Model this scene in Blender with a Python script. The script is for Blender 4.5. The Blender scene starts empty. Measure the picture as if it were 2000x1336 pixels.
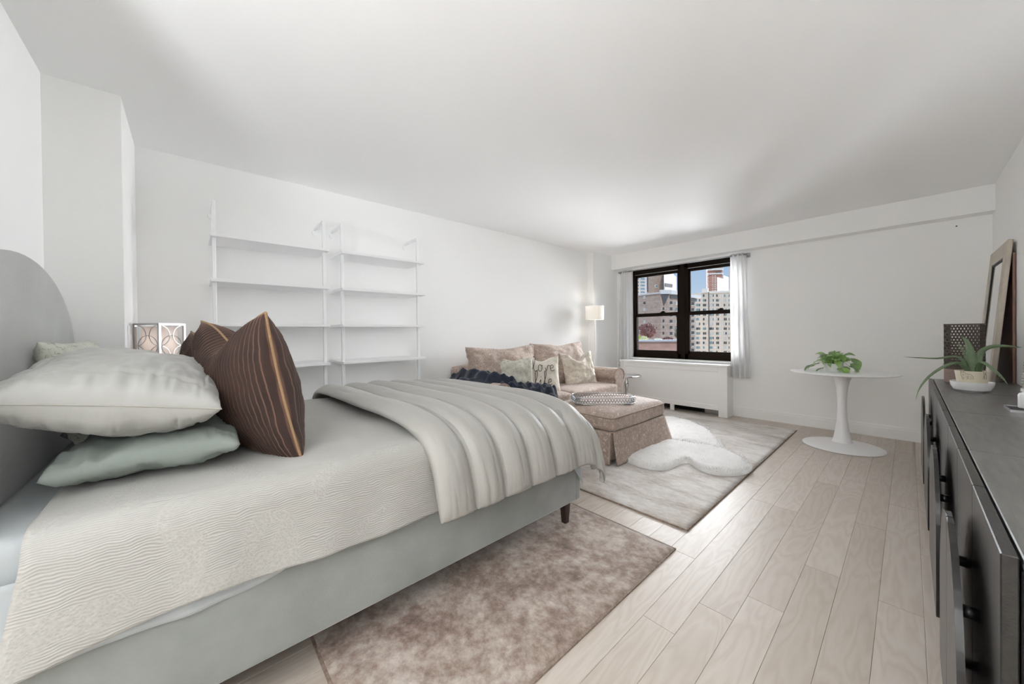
import bpy, bmesh, math, random
from math import sin, cos, pi, sqrt, exp, radians, atan2
from mathutils import Vector, Matrix, noise

random.seed(7)
SC = bpy.context.scene
COL = SC.collection

# ------------------------------------------------------------------ camera
F_PX, CX, CY = 699.3, 1000.0, 655.0
YAW, PIT, ROLL = radians(47.9), radians(-0.4), radians(-0.59)
CAM_H = 1.157
_w = Vector((-sin(YAW) * cos(PIT), cos(YAW) * cos(PIT), sin(PIT)))
_r = Vector((cos(YAW), sin(YAW), 0))
_u = _r.cross(_w)
CR = cos(ROLL) * _r + sin(ROLL) * _u
CU = -sin(ROLL) * _r + cos(ROLL) * _u
CW = _w
CO = Vector((0, 0, CAM_H))
cam_d = bpy.data.cameras.new('camera')
cam_d.sensor_width = 36.0
cam_d.lens = F_PX / 2000.0 * 36.0
cam_d.shift_y = -(668.0 - CY) / 2000.0
cam_d.clip_start = 0.02
cam_d.clip_end = 2000
cam = bpy.data.objects.new('camera', cam_d)
cam.matrix_world = Matrix(((CR.x, CU.x, -CW.x, CO.x), (CR.y, CU.y, -CW.y, CO.y),
                           (CR.z, CU.z, -CW.z, CO.z), (0, 0, 0, 1)))
COL.objects.link(cam)
SC.camera = cam


def on(x, y, ax, val):
    """point where the ray of a photo pixel meets the plane axis=val"""
    d = CR * ((x - CX) / F_PX) - CU * ((y - CY) / F_PX) + CW
    t = (val - CO[ax]) / d[ax]
    return CO + d * t


# ------------------------------------------------------------------ world, lights, exposure
world = bpy.data.worlds.new('sky')
SC.world = world
world.use_nodes = True
wn, wl = world.node_tree.nodes, world.node_tree.links
for n in list(wn):
    wn.remove(n)
w_out = wn.new('ShaderNodeOutputWorld')
w_bg = wn.new('ShaderNodeBackground')
w_tc = wn.new('ShaderNodeTexCoord')
w_sep = wn.new('ShaderNodeSeparateXYZ')
w_ramp = wn.new('ShaderNodeValToRGB')
wl.new(w_tc.outputs['Generated'], w_sep.inputs[0])
wl.new(w_sep.outputs['Z'], w_ramp.inputs[0])
e = w_ramp.color_ramp.elements
e[0].position, e[0].color = 0.0, (0.70, 0.80, 0.90, 1)
e[1].position, e[1].color = 0.30, (0.17, 0.44, 0.84, 1)
wl.new(w_ramp.outputs[0], w_bg.inputs[0])
w_bg.inputs['Strength'].default_value = 0.85
wl.new(w_bg.outputs[0], w_out.inputs[0])


def lamp(name, kind, loc, energy, color=(1, 1, 1), **kw):
    d = bpy.data.lights.new(name, kind)
    d.energy = energy
    d.color = color
    for k, v in kw.items():
        setattr(d, k, v)
    o = bpy.data.objects.new(name, d)
    o.location = loc
    COL.objects.link(o)
    return o


def aim(o, direction):
    o.rotation_euler = Vector(direction).to_track_quat('-Z', 'Y').to_euler()


# broad daylight that enters through the window
day = lamp('daylight', 'SUN', (0, 20, 20), 39.0, (0.945, 0.972, 1.0), angle=radians(88))
aim(day, (0.24, -1.0, -0.20))
# sun on the street fronts of the houses opposite
sun = lamp('sunlight', 'SUN', (0, -20, 40), 1.35, (1.0, 0.95, 0.88), angle=radians(1.0))
aim(sun, (-0.55, 0.75, -0.65))

SC.view_settings.view_transform = 'Standard'
SC.view_settings.look = 'None'
SC.view_settings.gamma = 1.0
SC.view_settings.use_curve_mapping = False
SC.view_settings.exposure = 0.05
SC.cycles.use_denoising = True
SC.cycles.max_bounces = 14
SC.cycles.diffuse_bounces = 10
SC.cycles.transparent_max_bounces = 16
SC.cycles.sample_clamp_indirect = 6.0


# ------------------------------------------------------------------ helpers: materials
def lin(c):
    if isinstance(c, str):
        c = [int(c[i:i + 2], 16) / 255 for i in (0, 2, 4)]
    return tuple((v / 12.92 if v <= 0.04045 else ((v + 0.055) / 1.055) ** 2.4) for v in c) + (1.0,)


class NT:
    """small wrapper around a node tree"""
    def __init__(self, m):
        m.use_nodes = True
        self.t = m.node_tree
        self.n = self.t.nodes
        self.b = self.n.get('Principled BSDF')
        self.out = self.n.get('Material Output')

    def new(self, kind, **kw):
        nd = self.n.new(kind)
        for k, v in kw.items():
            if k.startswith('i_'):
                nd.inputs[k[2:].replace('_', ' ')].default_value = v
            else:
                setattr(nd, k, v)
        return nd

    def link(self, a, b):
        self.t.links.new(a, b)


def ramp(nt, src, stops):
    r = nt.new('ShaderNodeValToRGB')
    el = r.color_ramp.elements
    while len(el) < len(stops):
        el.new(0.5)
    for q, (p, c) in zip(el, stops):
        q.position = p
        q.color = lin(c) if isinstance(c, str) else c
    nt.link(src, r.inputs[0])
    return r.outputs[0]


def mat(name, col, rough=0.6, metal=0.0, spec=0.5, noise_scale=None, col2=None, bump=0.0, bump_scale=60.0,
        sheen=0.0, detail=4.0, coat=0.0, stretch=None):
    m = bpy.data.materials.new(name)
    nt = NT(m)
    b = nt.b
    b.inputs['Base Color'].default_value = lin(col)
    b.inputs['Roughness'].default_value = rough
    b.inputs['Metallic'].default_value = metal
    b.inputs['Specular IOR Level'].default_value = spec
    if sheen:
        b.inputs['Sheen Weight'].default_value = sheen
        b.inputs['Sheen Roughness'].default_value = 0.4
    if coat:
        b.inputs['Coat Weight'].default_value = coat
    tc = nt.new('ShaderNodeTexCoord')
    vec = tc.outputs['Object']
    if stretch:
        mp = nt.new('ShaderNodeMapping')
        mp.inputs['Scale'].default_value = stretch
        nt.link(vec, mp.inputs[0])
        vec = mp.outputs[0]
    if noise_scale:
        nz = nt.new('ShaderNodeTexNoise', i_Scale=noise_scale, i_Detail=detail)
        nt.link(vec, nz.inputs['Vector'])
        nt.link(ramp(nt, nz.outputs[0], [(0.33, col), (0.67, col2 or col)]), b.inputs['Base Color'])
    if bump:
        nb = nt.new('ShaderNodeTexNoise', i_Scale=bump_scale, i_Detail=3.0)
        nt.link(vec, nb.inputs['Vector'])
        bp = nt.new('ShaderNodeBump', i_Strength=bump, i_Distance=0.01)
        nt.link(nb.outputs[0], bp.inputs['Height'])
        nt.link(bp.outputs[0], b.inputs['Normal'])
    return m


def emit(name, col, strength):
    m = bpy.data.materials.new(name)
    nt = NT(m)
    nt.b.inputs['Base Color'].default_value = lin(col)
    nt.b.inputs['Emission Color'].default_value = lin(col)
    nt.b.inputs['Emission Strength'].default_value = strength
    return m


# ------------------------------------------------------------------ helpers: objects
def mesh_obj(name, me, m=None, parent=None, smooth=False, mw=None):
    if m is not None and not me.materials:
        me.materials.append(m)
    if smooth:
        me.polygons.foreach_set('use_smooth', [True] * len(me.polygons))
    o = bpy.data.objects.new(name, me)
    COL.objects.link(o)
    if parent is not None:
        o.parent = parent
    if mw is not None:
        o.matrix_local = mw
    return o


def bm_obj(name, bm, m=None, parent=None, smooth=False, mw=None):
    bmesh.ops.recalc_face_normals(bm, faces=bm.faces)
    me = bpy.data.meshes.new(name)
    bm.to_mesh(me)
    bm.free()
    return mesh_obj(name, me, m, parent, smooth, mw)


def tag(o, label, cat, group=None, kind=None):
    o['label'] = label
    o['category'] = cat
    if group:
        o['group'] = group
    if kind:
        o['kind'] = kind
    return o


def structure(o, label=None):
    o['kind'] = 'structure'
    if label:
        o['label'] = label
    return o


def empty(name, loc=(0, 0, 0), rz=0.0):
    o = bpy.data.objects.new(name, None)
    o.empty_display_size = 0.1
    o.location = loc
    o.rotation_euler = (0, 0, rz)
    COL.objects.link(o)
    return o


def add_box(bm, x0, x1, y0, y1, z0, z1):
    vs = [bm.verts.new((x, y, z)) for x in (x0, x1) for y in (y0, y1) for z in (z0, z1)]
    for f in ((0, 1, 3, 2), (4, 6, 7, 5), (0, 4, 5, 1), (2, 3, 7, 6), (0, 2, 6, 4), (1, 5, 7, 3)):
        bm.faces.new([vs[i] for i in f])
    return vs


def box(name, x0, x1, y0, y1, z0, z1, m, parent=None, bev=0.0, seg=2):
    bm = bmesh.new()
    add_box(bm, x0, x1, y0, y1, z0, z1)
    if bev:
        bmesh.ops.bevel(bm, geom=bm.edges[:] + bm.verts[:], offset=bev, segments=seg, affect='EDGES', profile=0.6)
    return bm_obj(name, bm, m, parent)


def boxes(name, lst, m, parent=None, bev=0.0):
    bm = bmesh.new()
    for b in lst:
        add_box(bm, *b)
    if bev:
        bmesh.ops.bevel(bm, geom=bm.edges[:] + bm.verts[:], offset=bev, segments=1, affect='EDGES')
    return bm_obj(name, bm, m, parent)


def lathe(name, prof, m, parent=None, n=40, loc=(0, 0, 0), caps=True):
    bm = bmesh.new()
    rings = []
    for r, z in prof:
        if r < 1e-5:
            rings.append([bm.verts.new((loc[0], loc[1], loc[2] + z))])
        else:
            rings.append([bm.verts.new((loc[0] + r * cos(2 * pi * i / n), loc[1] + r * sin(2 * pi * i / n), loc[2] + z))
                          for i in range(n)])
    for a, b in zip(rings, rings[1:]):
        for i in range(n):
            j = (i + 1) % n
            if len(a) == 1 and len(b) == 1:
                continue
            if len(a) == 1:
                bm.faces.new((a[0], b[j], b[i]))
            elif len(b) == 1:
                bm.faces.new((a[i], a[j], b[0]))
            else:
                bm.faces.new((a[i], a[j], b[j], b[i]))
    if caps:
        for rg in (rings[0], rings[-1]):
            if len(rg) > 2:
                bm.faces.new(rg)
    o = bm_obj(name, bm, m, parent, smooth=True)
    md = o.modifiers.new('edge', 'EDGE_SPLIT')
    md.split_angle = radians(40)
    return o


def add_tube(bm, pts, rad, n=8, closed=False, flat=None):
    """tube along points; rad number or list; flat=(ratio) flattens cross-section vertically"""
    pts = [Vector(p) for p in pts]
    N = len(pts)
    rads = rad if isinstance(rad, (list, tuple)) else [rad] * N
    rings = []
    up = Vector((0, 0, 1))
    prev = None
    for i, p in enumerate(pts):
        if closed:
            t = pts[(i + 1) % N] - pts[i - 1]
        else:
            t = pts[min(i + 1, N - 1)] - pts[max(i - 1, 0)]
        t.normalize()
        if prev is None:
            a = t.cross(up)
            if a.length < 1e-3:
                a = t.cross(Vector((1, 0, 0)))
        else:
            a = prev - t * prev.dot(t)
        a.normalize()
        prev = a
        b = t.cross(a)
        k = flat or 1.0
        rings.append([bm.verts.new(p + (a * cos(2 * pi * j / n) + b * sin(2 * pi * j / n) * k) * rads[i]) for j in range(n)])
    rg = list(zip(rings, rings[1:]))
    if closed:
        rg.append((rings[-1], rings[0]))
    for a, b in rg:
        for j in range(n):
            k = (j + 1) % n
            bm.faces.new((a[j], a[k], b[k], b[j]))
    if not closed:
        bm.faces.new(rings[0])
        bm.faces.new(rings[-1])


def tube(name, pts, rad, m, parent=None, n=8, closed=False, flat=None):
    bm = bmesh.new()
    add_tube(bm, pts, rad, n, closed, flat)
    return bm_obj(name, bm, m, parent, smooth=True)


def prism(name, outline, depth, m, parent=None, mw=None, bev=0.0, seg=2):
    """outline in local XY extruded along local Z"""
    bm = bmesh.new()
    a = [bm.verts.new((x, y, 0)) for x, y in outline]
    b = [bm.verts.new((x, y, depth)) for x, y in outline]
    n = len(a)
    bm.faces.new(a[::-1])
    bm.faces.new(b)
    for i in range(n):
        bm.faces.new((a[i], a[(i + 1) % n], b[(i + 1) % n], b[i]))
    if bev:
        bmesh.ops.bevel(bm, geom=bm.edges[:], offset=bev, segments=seg, affect='EDGES', profile=0.5)
    return bm_obj(name, bm, m, parent, mw=mw)


def grid(name, nu, nv, fn, m, parent=None, thick=0.0, sub=0, offset=-1.0):
    vs, fs = [], []
    for j in range(nv + 1):
        for i in range(nu + 1):
            vs.append(fn(i / nu, j / nv))
    for j in range(nv):
        for i in range(nu):
            a = j * (nu + 1) + i
            fs.append((a, a + 1, a + nu + 2, a + nu + 1))
    me = bpy.data.meshes.new(name)
    me.from_pydata([tuple(v) for v in vs], [], fs)
    o = mesh_obj(name, me, m, parent, smooth=True)
    if thick:
        md = o.modifiers.new('thickness', 'SOLIDIFY')
        md.thickness = thick
        md.offset = offset
    if sub:
        md = o.modifiers.new('smooth', 'SUBSURF')
        md.levels = md.render_levels = sub
    return o


def fb(x, y, z=0.0, o=3):
    return noise.fractal((x, y, z), 1.0, 2.0, o)


def basis(c, ex, ey):
    ex = Vector(ex).normalized()
    ey = Vector(ey)
    ey = (ey - ex * ey.dot(ex)).normalized()
    ez = ex.cross(ey)
    c = Vector(c)
    return Matrix(((ex.x, ey.x, ez.x, c.x), (ex.y, ey.y, ez.y, c.y), (ex.z, ey.z, ez.z, c.z), (0, 0, 0, 1)))


def interp(tab, x):
    if x <= tab[0][0]:
        return tab[0][1]
    for (a, b), (c, d) in zip(tab, tab[1:]):
        if x <= c:
            return b + (d - b) * (x - a) / (c - a)
    return tab[-1][1]


def pillow(name, w, h, t, m, mw, n=48, pinch=0.07, ear=0.0, wr=0.006, crease=1.0, seed=0, rib=0.0, ribs=0, dent=0.0,
           power=0.45, pipe=None, pipe_r=0.004, border=None, bend=None, sag=0.0, nu=None):
    nu = nu or n
    nv = n
    def pt(u, v, s):
        f = max(0.0, (1 - u * u) * (1 - v * v)) ** power
        x = w / 2 * u * (1 - pinch * (1 - v * v) * u * u)
        y = h / 2 * v * (1 - pinch * (1 - u * u) * v * v)
        if dent:      # chop in the top edge
            y -= dent * max(0, v) ** 2 * exp(-(u / 0.45) ** 2)
        z = s * t / 2 * f
        edge = max(abs(u), abs(v))
        k = fb(u * 1.7 + seed * 3.1, v * 1.7 + s * 9.7 + seed, seed) * wr * 3.0
        k += fb(u * 5 + seed, v * 5 - seed, s * 4.0) * wr * (0.5 + edge)
        # creases that run in from the seam
        k += abs(noise.noise((u * 9 + seed, v * 2.2, s * 3.3))) * wr * 1.6 * crease * max(0, abs(v) - 0.45)
        k += abs(noise.noise((u * 2.2 + seed, v * 9, s * 5.3))) * wr * 1.6 * crease * max(0, abs(u) - 0.45)
        z += s * k * min(1, f * 3)
        if rib:
            z += s * rib * (abs(sin(pi * ribs * (u * 0.5 + 0.5 + 0.003 * noise.noise((v * 3, seed, s)))))
                            ) * min(1, f * 2.5)
        if border and border[0] - 0.016 < edge < border[0] + 0.016:
            z -= s * border[1]
        if sag:
            z -= sag * (1 - f)
        if bend:
            z += bend * u * u
        return (x, y, z)
    vs, idx, uvs = [], {}, []
    for s in (1, -1):
        for j in range(nv + 1):
            for i in range(nu + 1):
                # finer towards the edges
                u = sin((i / nu - 0.5) * pi) * 0.35 + (2 * i / nu - 1) * 0.65
                v = sin((j / nv - 0.5) * pi) * 0.35 + (2 * j / nv - 1) * 0.65
                b = i in (0, nu) or j in (0, nv)
                if s == -1 and b:
                    idx[(s, i, j)] = idx[(1, i, j)]
                    continue
                idx[(s, i, j)] = len(vs)
                vs.append(pt(u, v, s))
                uvs.append((u * .5 + .5 + 0.003 * noise.noise((v * 3, seed, s)), v * .5 + .5))
    fs = []
    for s in (1, -1):
        for j in range(nv):
            for i in range(nu):
                q = [idx[(s, i, j)], idx[(s, i + 1, j)], idx[(s, i + 1, j + 1)], idx[(s, i, j + 1)]]
                fs.append(q if s == 1 else q[::-1])
    me = bpy.data.meshes.new(name)
    me.from_pydata(vs, [], fs)
    uvl = me.uv_layers.new(name='UVMap')
    for lp_ in me.loops:
        uvl.data[lp_.index].uv = uvs[lp_.vertex_index]
    if pipe is None:
        return mesh_obj(name, me, m, None, True, mw)
    root = empty(name)
    root.matrix_world = mw
    mesh_obj('cover', me, m, root, True)
    ring = ([vs[idx[(1, i, 0)]] for i in range(nu)] + [vs[idx[(1, nu, j)]] for j in range(nv)] +
            [vs[idx[(1, i, nv)]] for i in range(nu, 0, -1)] + [vs[idx[(1, 0, j)]] for j in range(nv, 0, -1)])
    bm = bmesh.new()
    add_tube(bm, ring, pipe_r, 6, True)
    bm_obj('piping', bm, pipe, root, True)
    return root


# ------------------------------------------------------------------ materials
M = {}
M['wall'] = mat('wall paint', 'F6F6F5', 0.85, bump=0.02, bump_scale=250)
M['ceil'] = mat('ceiling paint', 'F7F7F7', 0.9)
M['trim'] = mat('trim paint', 'F4F4F3', 0.45)
M['white_lac'] = mat('white lacquer', 'F6F6F7', 0.3)
M['white_metal'] = mat('white powder coat', 'F6F7F8', 0.4)
M['floor_base'] = mat('floor joint', 'B0A497', 0.9)
M['tray_metal'] = mat('silvered lattice', '7F858B', 0.35, 0.9)
M['chrome'] = mat('silver metal', 'CFD0D2', 0.16, 1.0)
M['steel'] = mat('brushed steel', 'B9BABC', 0.3, 1.0)
M['bronze'] = mat('dark bronze window frame', '231C17', 0.8, spec=0.05)
M['velvet'] = mat('pale grey velvet', '828583', 0.75, noise_scale=5, col2='929593', sheen=1.0, bump=0.08, bump_scale=180)
M['leg_dark'] = mat('espresso wood', '2A1D18', 0.45, noise_scale=30, col2='3A2820')
M['sheet'] = mat('pale grey sheet', 'AEB3B5', 0.8, bump=0.1, bump_scale=35)
M['sham_grey'] = mat('sage grey cotton', '7E8580', 0.85, bump=0.12, bump_scale=18)
M['sham_white'] = mat('off white satin', '9E9E9A', 0.5, bump=0.15, bump_scale=14, sheen=0.2)
M['stitch'] = mat('quilting thread', '7F7B74', 0.8)
M['sham_seam'] = mat('stitched pillow seam', '9C9A92', 0.8)
M['duvet'] = mat('ivory sateen quilt', 'A5A39E', 0.45, sheen=0.12, bump=0.2, bump_scale=16, stretch=(1.0, 2.2, 1.0))
M['gold_cord'] = mat('gold cord', '977A58', 0.6, bump=0.5, bump_scale=300)
M['black_oak'] = mat('black stained oak', '1F1D1C', 0.34, noise_scale=7, col2='2D2B29', bump=0.12, bump_scale=30,
                     stretch=(9.0, 1.0, 9.0))
M['black_top_lit'] = mat('black oak top with painted reflection', '5C5B59', 0.33, noise_scale=7, col2='6E6D6A', bump=0.12, bump_scale=30,  # black oak, lighter grey puts the window's reflection into the colour
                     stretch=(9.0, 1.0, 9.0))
M['black_lac'] = mat('black satin door', '1B1A1A', 0.28, noise_scale=9, col2='232121', stretch=(6, 6, 1))
M['black'] = mat('matte black', '0B0B0B', 0.6)
M['taupe'] = mat('champagne frame', 'AFA598', 0.42, noise_scale=14, col2='BBB1A4', metal=0.15)
M['brown_shade_picture'] = mat('brown shade and picture panel', '8C6A5A', 0.55, noise_scale=4, col2='7A5A4C')  # brown for the painted shade behind the mirror and for the framed picture
M['soil'] = mat('soil', '4A3524', 0.95, noise_scale=60, col2='2C2018', bump=0.8, bump_scale=90)
M['cream_pot'] = mat('cream ceramic', 'E6DDC8', 0.35)
M['white_cer'] = mat('white ceramic', 'E9EAEB', 0.15)
M['ink'] = mat('dark ink', '3A2E28', 0.7)
M['navy'] = mat('navy knitted throw', '161B28', 0.95, noise_scale=40, col2='232B3D', sheen=0.25, bump=0.6, bump_scale=160)
M['perf'] = mat('perforated brown metal', '4A423A', 0.45, metal=0.4)
M['wood_base'] = mat('weathered wood', '7D6A60', 0.7, noise_scale=25, col2='92807A', stretch=(1, 1, 8))
M['curtain'] = mat('white voile', 'F8F8F8', 0.85)


def translucent(m, amount):
    nt = NT(m)
    tr = nt.new('ShaderNodeBsdfTranslucent')
    tr.inputs[0].default_value = (0.9, 0.9, 0.9, 1)
    mx = nt.new('ShaderNodeMixShader')
    mx.inputs[0].default_value = amount
    nt.link(nt.b.outputs[0], mx.inputs[1])
    nt.link(tr.outputs[0], mx.inputs[2])
    nt.link(mx.outputs[0], nt.out.inputs['Surface'])


translucent(M['curtain'], 0.5)


def glass_mat():
    m = bpy.data.materials.new('window glass')
    nt = NT(m)
    tr = nt.new('ShaderNodeBsdfTransparent')
    gl = nt.new('ShaderNodeBsdfGlossy')
    gl.inputs['Roughness'].default_value = 0.02
    fr = nt.new('ShaderNodeFresnel', i_IOR=1.45)
    mx = nt.new('ShaderNodeMixShader')
    mt = nt.new('ShaderNodeMath', operation='MULTIPLY')
    mt.inputs[1].default_value = 0.5
    nt.link(fr.outputs[0], mt.inputs[0])
    nt.link(mt.outputs[0], mx.inputs[0])
    nt.link(tr.outputs[0], mx.inputs[1])
    nt.link(gl.outputs[0], mx.inputs[2])
    nt.link(mx.outputs[0], nt.out.inputs['Surface'])
    return m


M['glass'] = glass_mat()
M['mirror'] = mat('mirror glass', 'E4E6E4', 0.02, 1.0)


def oak_mat():
    m = bpy.data.materials.new('whitewashed oak plank')
    nt = NT(m)
    geo = nt.new('ShaderNodeNewGeometry')
    oi = nt.new('ShaderNodeObjectInfo')
    mul = nt.new('ShaderNodeMath', operation='MULTIPLY')
    mul.inputs[1].default_value = 37.0
    nt.link(oi.outputs['Random'], mul.inputs[0])
    comb = nt.new('ShaderNodeCombineXYZ')
    nt.link(mul.outputs[0], comb.inputs[0])
    nt.link(mul.outputs[0], comb.inputs[1])
    add = nt.new('ShaderNodeVectorMath', operation='ADD')
    nt.link(geo.outputs['Position'], add.inputs[0])
    nt.link(comb.outputs[0], add.inputs[1])
    mp = nt.new('ShaderNodeMapping')
    mp.inputs['Scale'].default_value = (1.0, 0.16, 1.0)
    nt.link(add.outputs[0], mp.inputs[0])
    nz = nt.new('ShaderNodeTexNoise', i_Scale=7.0, i_Detail=3.0, i_Distortion=0.3)
    nt.link(mp.outputs[0], nz.inputs['Vector'])
    m2 = nt.new('ShaderNodeMath', operation='MULTIPLY')
    m2.inputs[1].default_value = 24.0
    nt.link(nz.outputs[0], m2.inputs[0])
    fr = nt.new('ShaderNodeMath', operation='PINGPONG')
    fr.inputs[1].default_value = 1.0
    nt.link(m2.outputs[0], fr.inputs[0])
    grain = ramp(nt, fr.outputs[0], [(0.0, 'C9C0B7'), (0.5, 'C5BBB1'), (1.0, 'BFB4A9')])
    tone = ramp(nt, oi.outputs['Random'], [(0.0, 'EDEBE8'), (0.5, 'F5F4F2'), (1.0, 'FFFFFF')])
    big = nt.new('ShaderNodeTexNoise', i_Scale=1.3, i_Detail=2.0)
    nt.link(add.outputs[0], big.inputs['Vector'])
    mx = nt.new('ShaderNodeMix', data_type='RGBA', blend_type='MULTIPLY')
    mx.inputs[0].default_value = 1.0
    nt.link(grain, mx.inputs[6])
    nt.link(tone, mx.inputs[7])
    nt.link(mx.outputs[2], nt.b.inputs['Base Color'])
    nt.b.inputs['Roughness'].default_value = 0.42
    bp = nt.new('ShaderNodeBump', i_Strength=0.06, i_Distance=0.004)
    nt.link(fr.outputs[0], bp.inputs['Height'])
    nt.link(bp.outputs[0], nt.b.inputs['Normal'])
    return m


M['oak'] = oak_mat()


def rug_mat(name, cols, sc=3.2, stretch=(1, 1, 1), rough=0.85):
    m = bpy.data.materials.new(name)
    nt = NT(m)
    geo = nt.new('ShaderNodeNewGeometry')
    mp = nt.new('ShaderNodeMapping')
    mp.inputs['Scale'].default_value = stretch
    nt.link(geo.outputs['Position'], mp.inputs[0])
    nz = nt.new('ShaderNodeTexNoise', i_Scale=sc, i_Detail=8.0, i_Roughness=0.68, i_Distortion=0.4)
    nt.link(mp.outputs[0], nz.inputs['Vector'])
    n2 = nt.new('ShaderNodeTexNoise', i_Scale=sc * 9, i_Detail=4.0, i_Roughness=0.7)
    nt.link(mp.outputs[0], n2.inputs['Vector'])
    mxf = nt.new('ShaderNodeMix', data_type='FLOAT')
    mxf.inputs[0].default_value = 0.35
    nt.link(nz.outputs[0], mxf.inputs[2])
    nt.link(n2.outputs[0], mxf.inputs[3])
    nt.link(ramp(nt, mxf.outputs[0], cols), nt.b.inputs['Base Color'])
    nt.b.inputs['Roughness'].default_value = rough
    nt.b.inputs['Sheen Weight'].default_value = 0.3
    bp = nt.new('ShaderNodeBump', i_Strength=0.35, i_Distance=0.01)
    nt.link(n2.outputs[0], bp.inputs['Height'])
    nt.link(bp.outputs[0], nt.b.inputs['Normal'])
    return m


M['rug_brown'] = rug_mat('mottled taupe viscose pile', [(0.36, '5C493F'), (0.45, '857267'), (0.53, 'A89A90'), (0.64, 'C9C1BA')], 2.8)
M['rug_pale'] = rug_mat('mottled pale grey pile', [(0.34, '9A8D81'), (0.45, 'BBB3AB'), (0.55, 'CFCAC5'), (0.66, 'DDDAD8')], 3.4, (0.8, 1.8, 1))
M['rug_edge'] = mat('rug binding', '9C8B7E', 0.9, noise_scale=60, col2='7D6C60', bump=0.6, bump_scale=200)
M['fur'] = mat('white sheepskin', 'F6F5F4', 0.9, noise_scale=12, col2='EDEBE8', sheen=0.3)

translucent(M['fur'], 0.15)


def paisley(name, base, line, sc=16.0, tint=None, low=0.40, high=0.52):
    """upholstery with a fine curling vine pattern"""
    m = bpy.data.materials.new(name)
    nt = NT(m)
    tc = nt.new('ShaderNodeTexCoord')
    nz = nt.new('ShaderNodeTexNoise', i_Scale=sc, i_Detail=1.0, i_Distortion=1.6)
    nt.link(tc.outputs['Object'], nz.inputs['Vector'])
    mm = nt.new('ShaderNodeMath', operation='MULTIPLY')
    mm.inputs[1].default_value = 7.0
    nt.link(nz.outputs[0], mm.inputs[0])
    pp = nt.new('ShaderNodeMath', operation='PINGPONG')
    pp.inputs[1].default_value = 0.5
    nt.link(mm.outputs[0], pp.inputs[0])
    n3 = nt.new('ShaderNodeTexNoise', i_Scale=sc * 1.7, i_Detail=2.0)
    nt.link(tc.outputs['Object'], n3.inputs['Vector'])
    br = nt.new('ShaderNodeMath', operation='MULTIPLY')
    nt.link(ramp(nt, pp.outputs[0], [(0.36, (0, 0, 0, 1)), (0.46, (1, 1, 1, 1))]), br.inputs[0])
    nt.link(ramp(nt, n3.outputs[0], [(low, (0, 0, 0, 1)), (high, (1, 1, 1, 1))]), br.inputs[1])
    big = nt.new('ShaderNodeTexNoise', i_Scale=4.0, i_Detail=2.0)
    nt.link(tc.outputs['Object'], big.inputs['Vector'])
    bc = ramp(nt, big.outputs[0], [(0.35, base), (0.65, tint or base)])
    mx = nt.new('ShaderNodeMix', data_type='RGBA')
    nt.link(br.outputs[0], mx.inputs[0])
    nt.link(bc, mx.inputs[6])
    mx.inputs[7].default_value = lin(line)
    nt.link(mx.outputs[2], nt.b.inputs['Base Color'])
    nt.b.inputs['Roughness'].default_value = 0.8
    nt.b.inputs['Sheen Weight'].default_value = 0.2
    bp = nt.new('ShaderNodeBump', i_Strength=0.1, i_Distance=0.004)
    nt.link(br.outputs[0], bp.inputs['Height'])
    nt.link(bp.outputs[0], nt.b.inputs['Normal'])
    return m


M['sofa'] = paisley('taupe vine upholstery', '98857A', 'D6CABC', 17, 'A69388')
M['sofa_pipe'] = mat('taupe piping', 'A08D80', 0.8)
M['pil_sage'] = paisley('sage vine cushion cloth', 'C9C7BA', '9A9C8C', 15, 'D3D0C4')
M['pil_cream'] = mat('cream linen', 'E2DCD0', 0.85, bump=0.15, bump_scale=120)
M['pil_gold'] = paisley('cream paisley cushion cloth', 'D2CABC', 'B1A28C', 12, 'DCD6CB')
M['pil_leaf'] = paisley('sage leaf pillowcase', 'C6C8BC', '8F978A', 20)


def corduroy():
    m = bpy.data.materials.new('brown velvet corduroy')
    nt = NT(m)
    b = nt.b
    tc = nt.new('ShaderNodeTexCoord')
    nz = nt.new('ShaderNodeTexNoise', i_Scale=6.0, i_Detail=4.0)
    nt.link(tc.outputs['Object'], nz.inputs['Vector'])
    base = ramp(nt, nz.outputs[0], [(0.35, '24130D'), (0.65, '331E16')])
    uv = nt.new('ShaderNodeUVMap')
    sp = nt.new('ShaderNodeSeparateXYZ')
    nt.link(uv.outputs[0], sp.inputs[0])
    mu = nt.new('ShaderNodeMath', operation='MULTIPLY')
    mu.inputs[1].default_value = 38.0
    nt.link(sp.outputs[0], mu.inputs[0])
    pg = nt.new('ShaderNodeMath', operation='PINGPONG')
    pg.inputs[1].default_value = 0.5
    nt.link(mu.outputs[0], pg.inputs[0])
    mx = nt.new('ShaderNodeMix', data_type='RGBA')
    nt.link(ramp(nt, pg.outputs[0], [(0.02, (1, 1, 1, 1)), (0.13, (0, 0, 0, 1))]), mx.inputs[0])
    nt.link(base, mx.inputs[6])
    mx.inputs[7].default_value = lin('6A4D40')
    nt.link(mx.outputs[2], b.inputs['Base Color'])
    b.inputs['Roughness'].default_value = 0.8
    b.inputs['Sheen Weight'].default_value = 0.6
    b.inputs['Sheen Roughness'].default_value = 0.35
    b.inputs['Sheen Tint'].default_value = lin('C9A690')
    return m


M['cord'] = corduroy()


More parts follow.
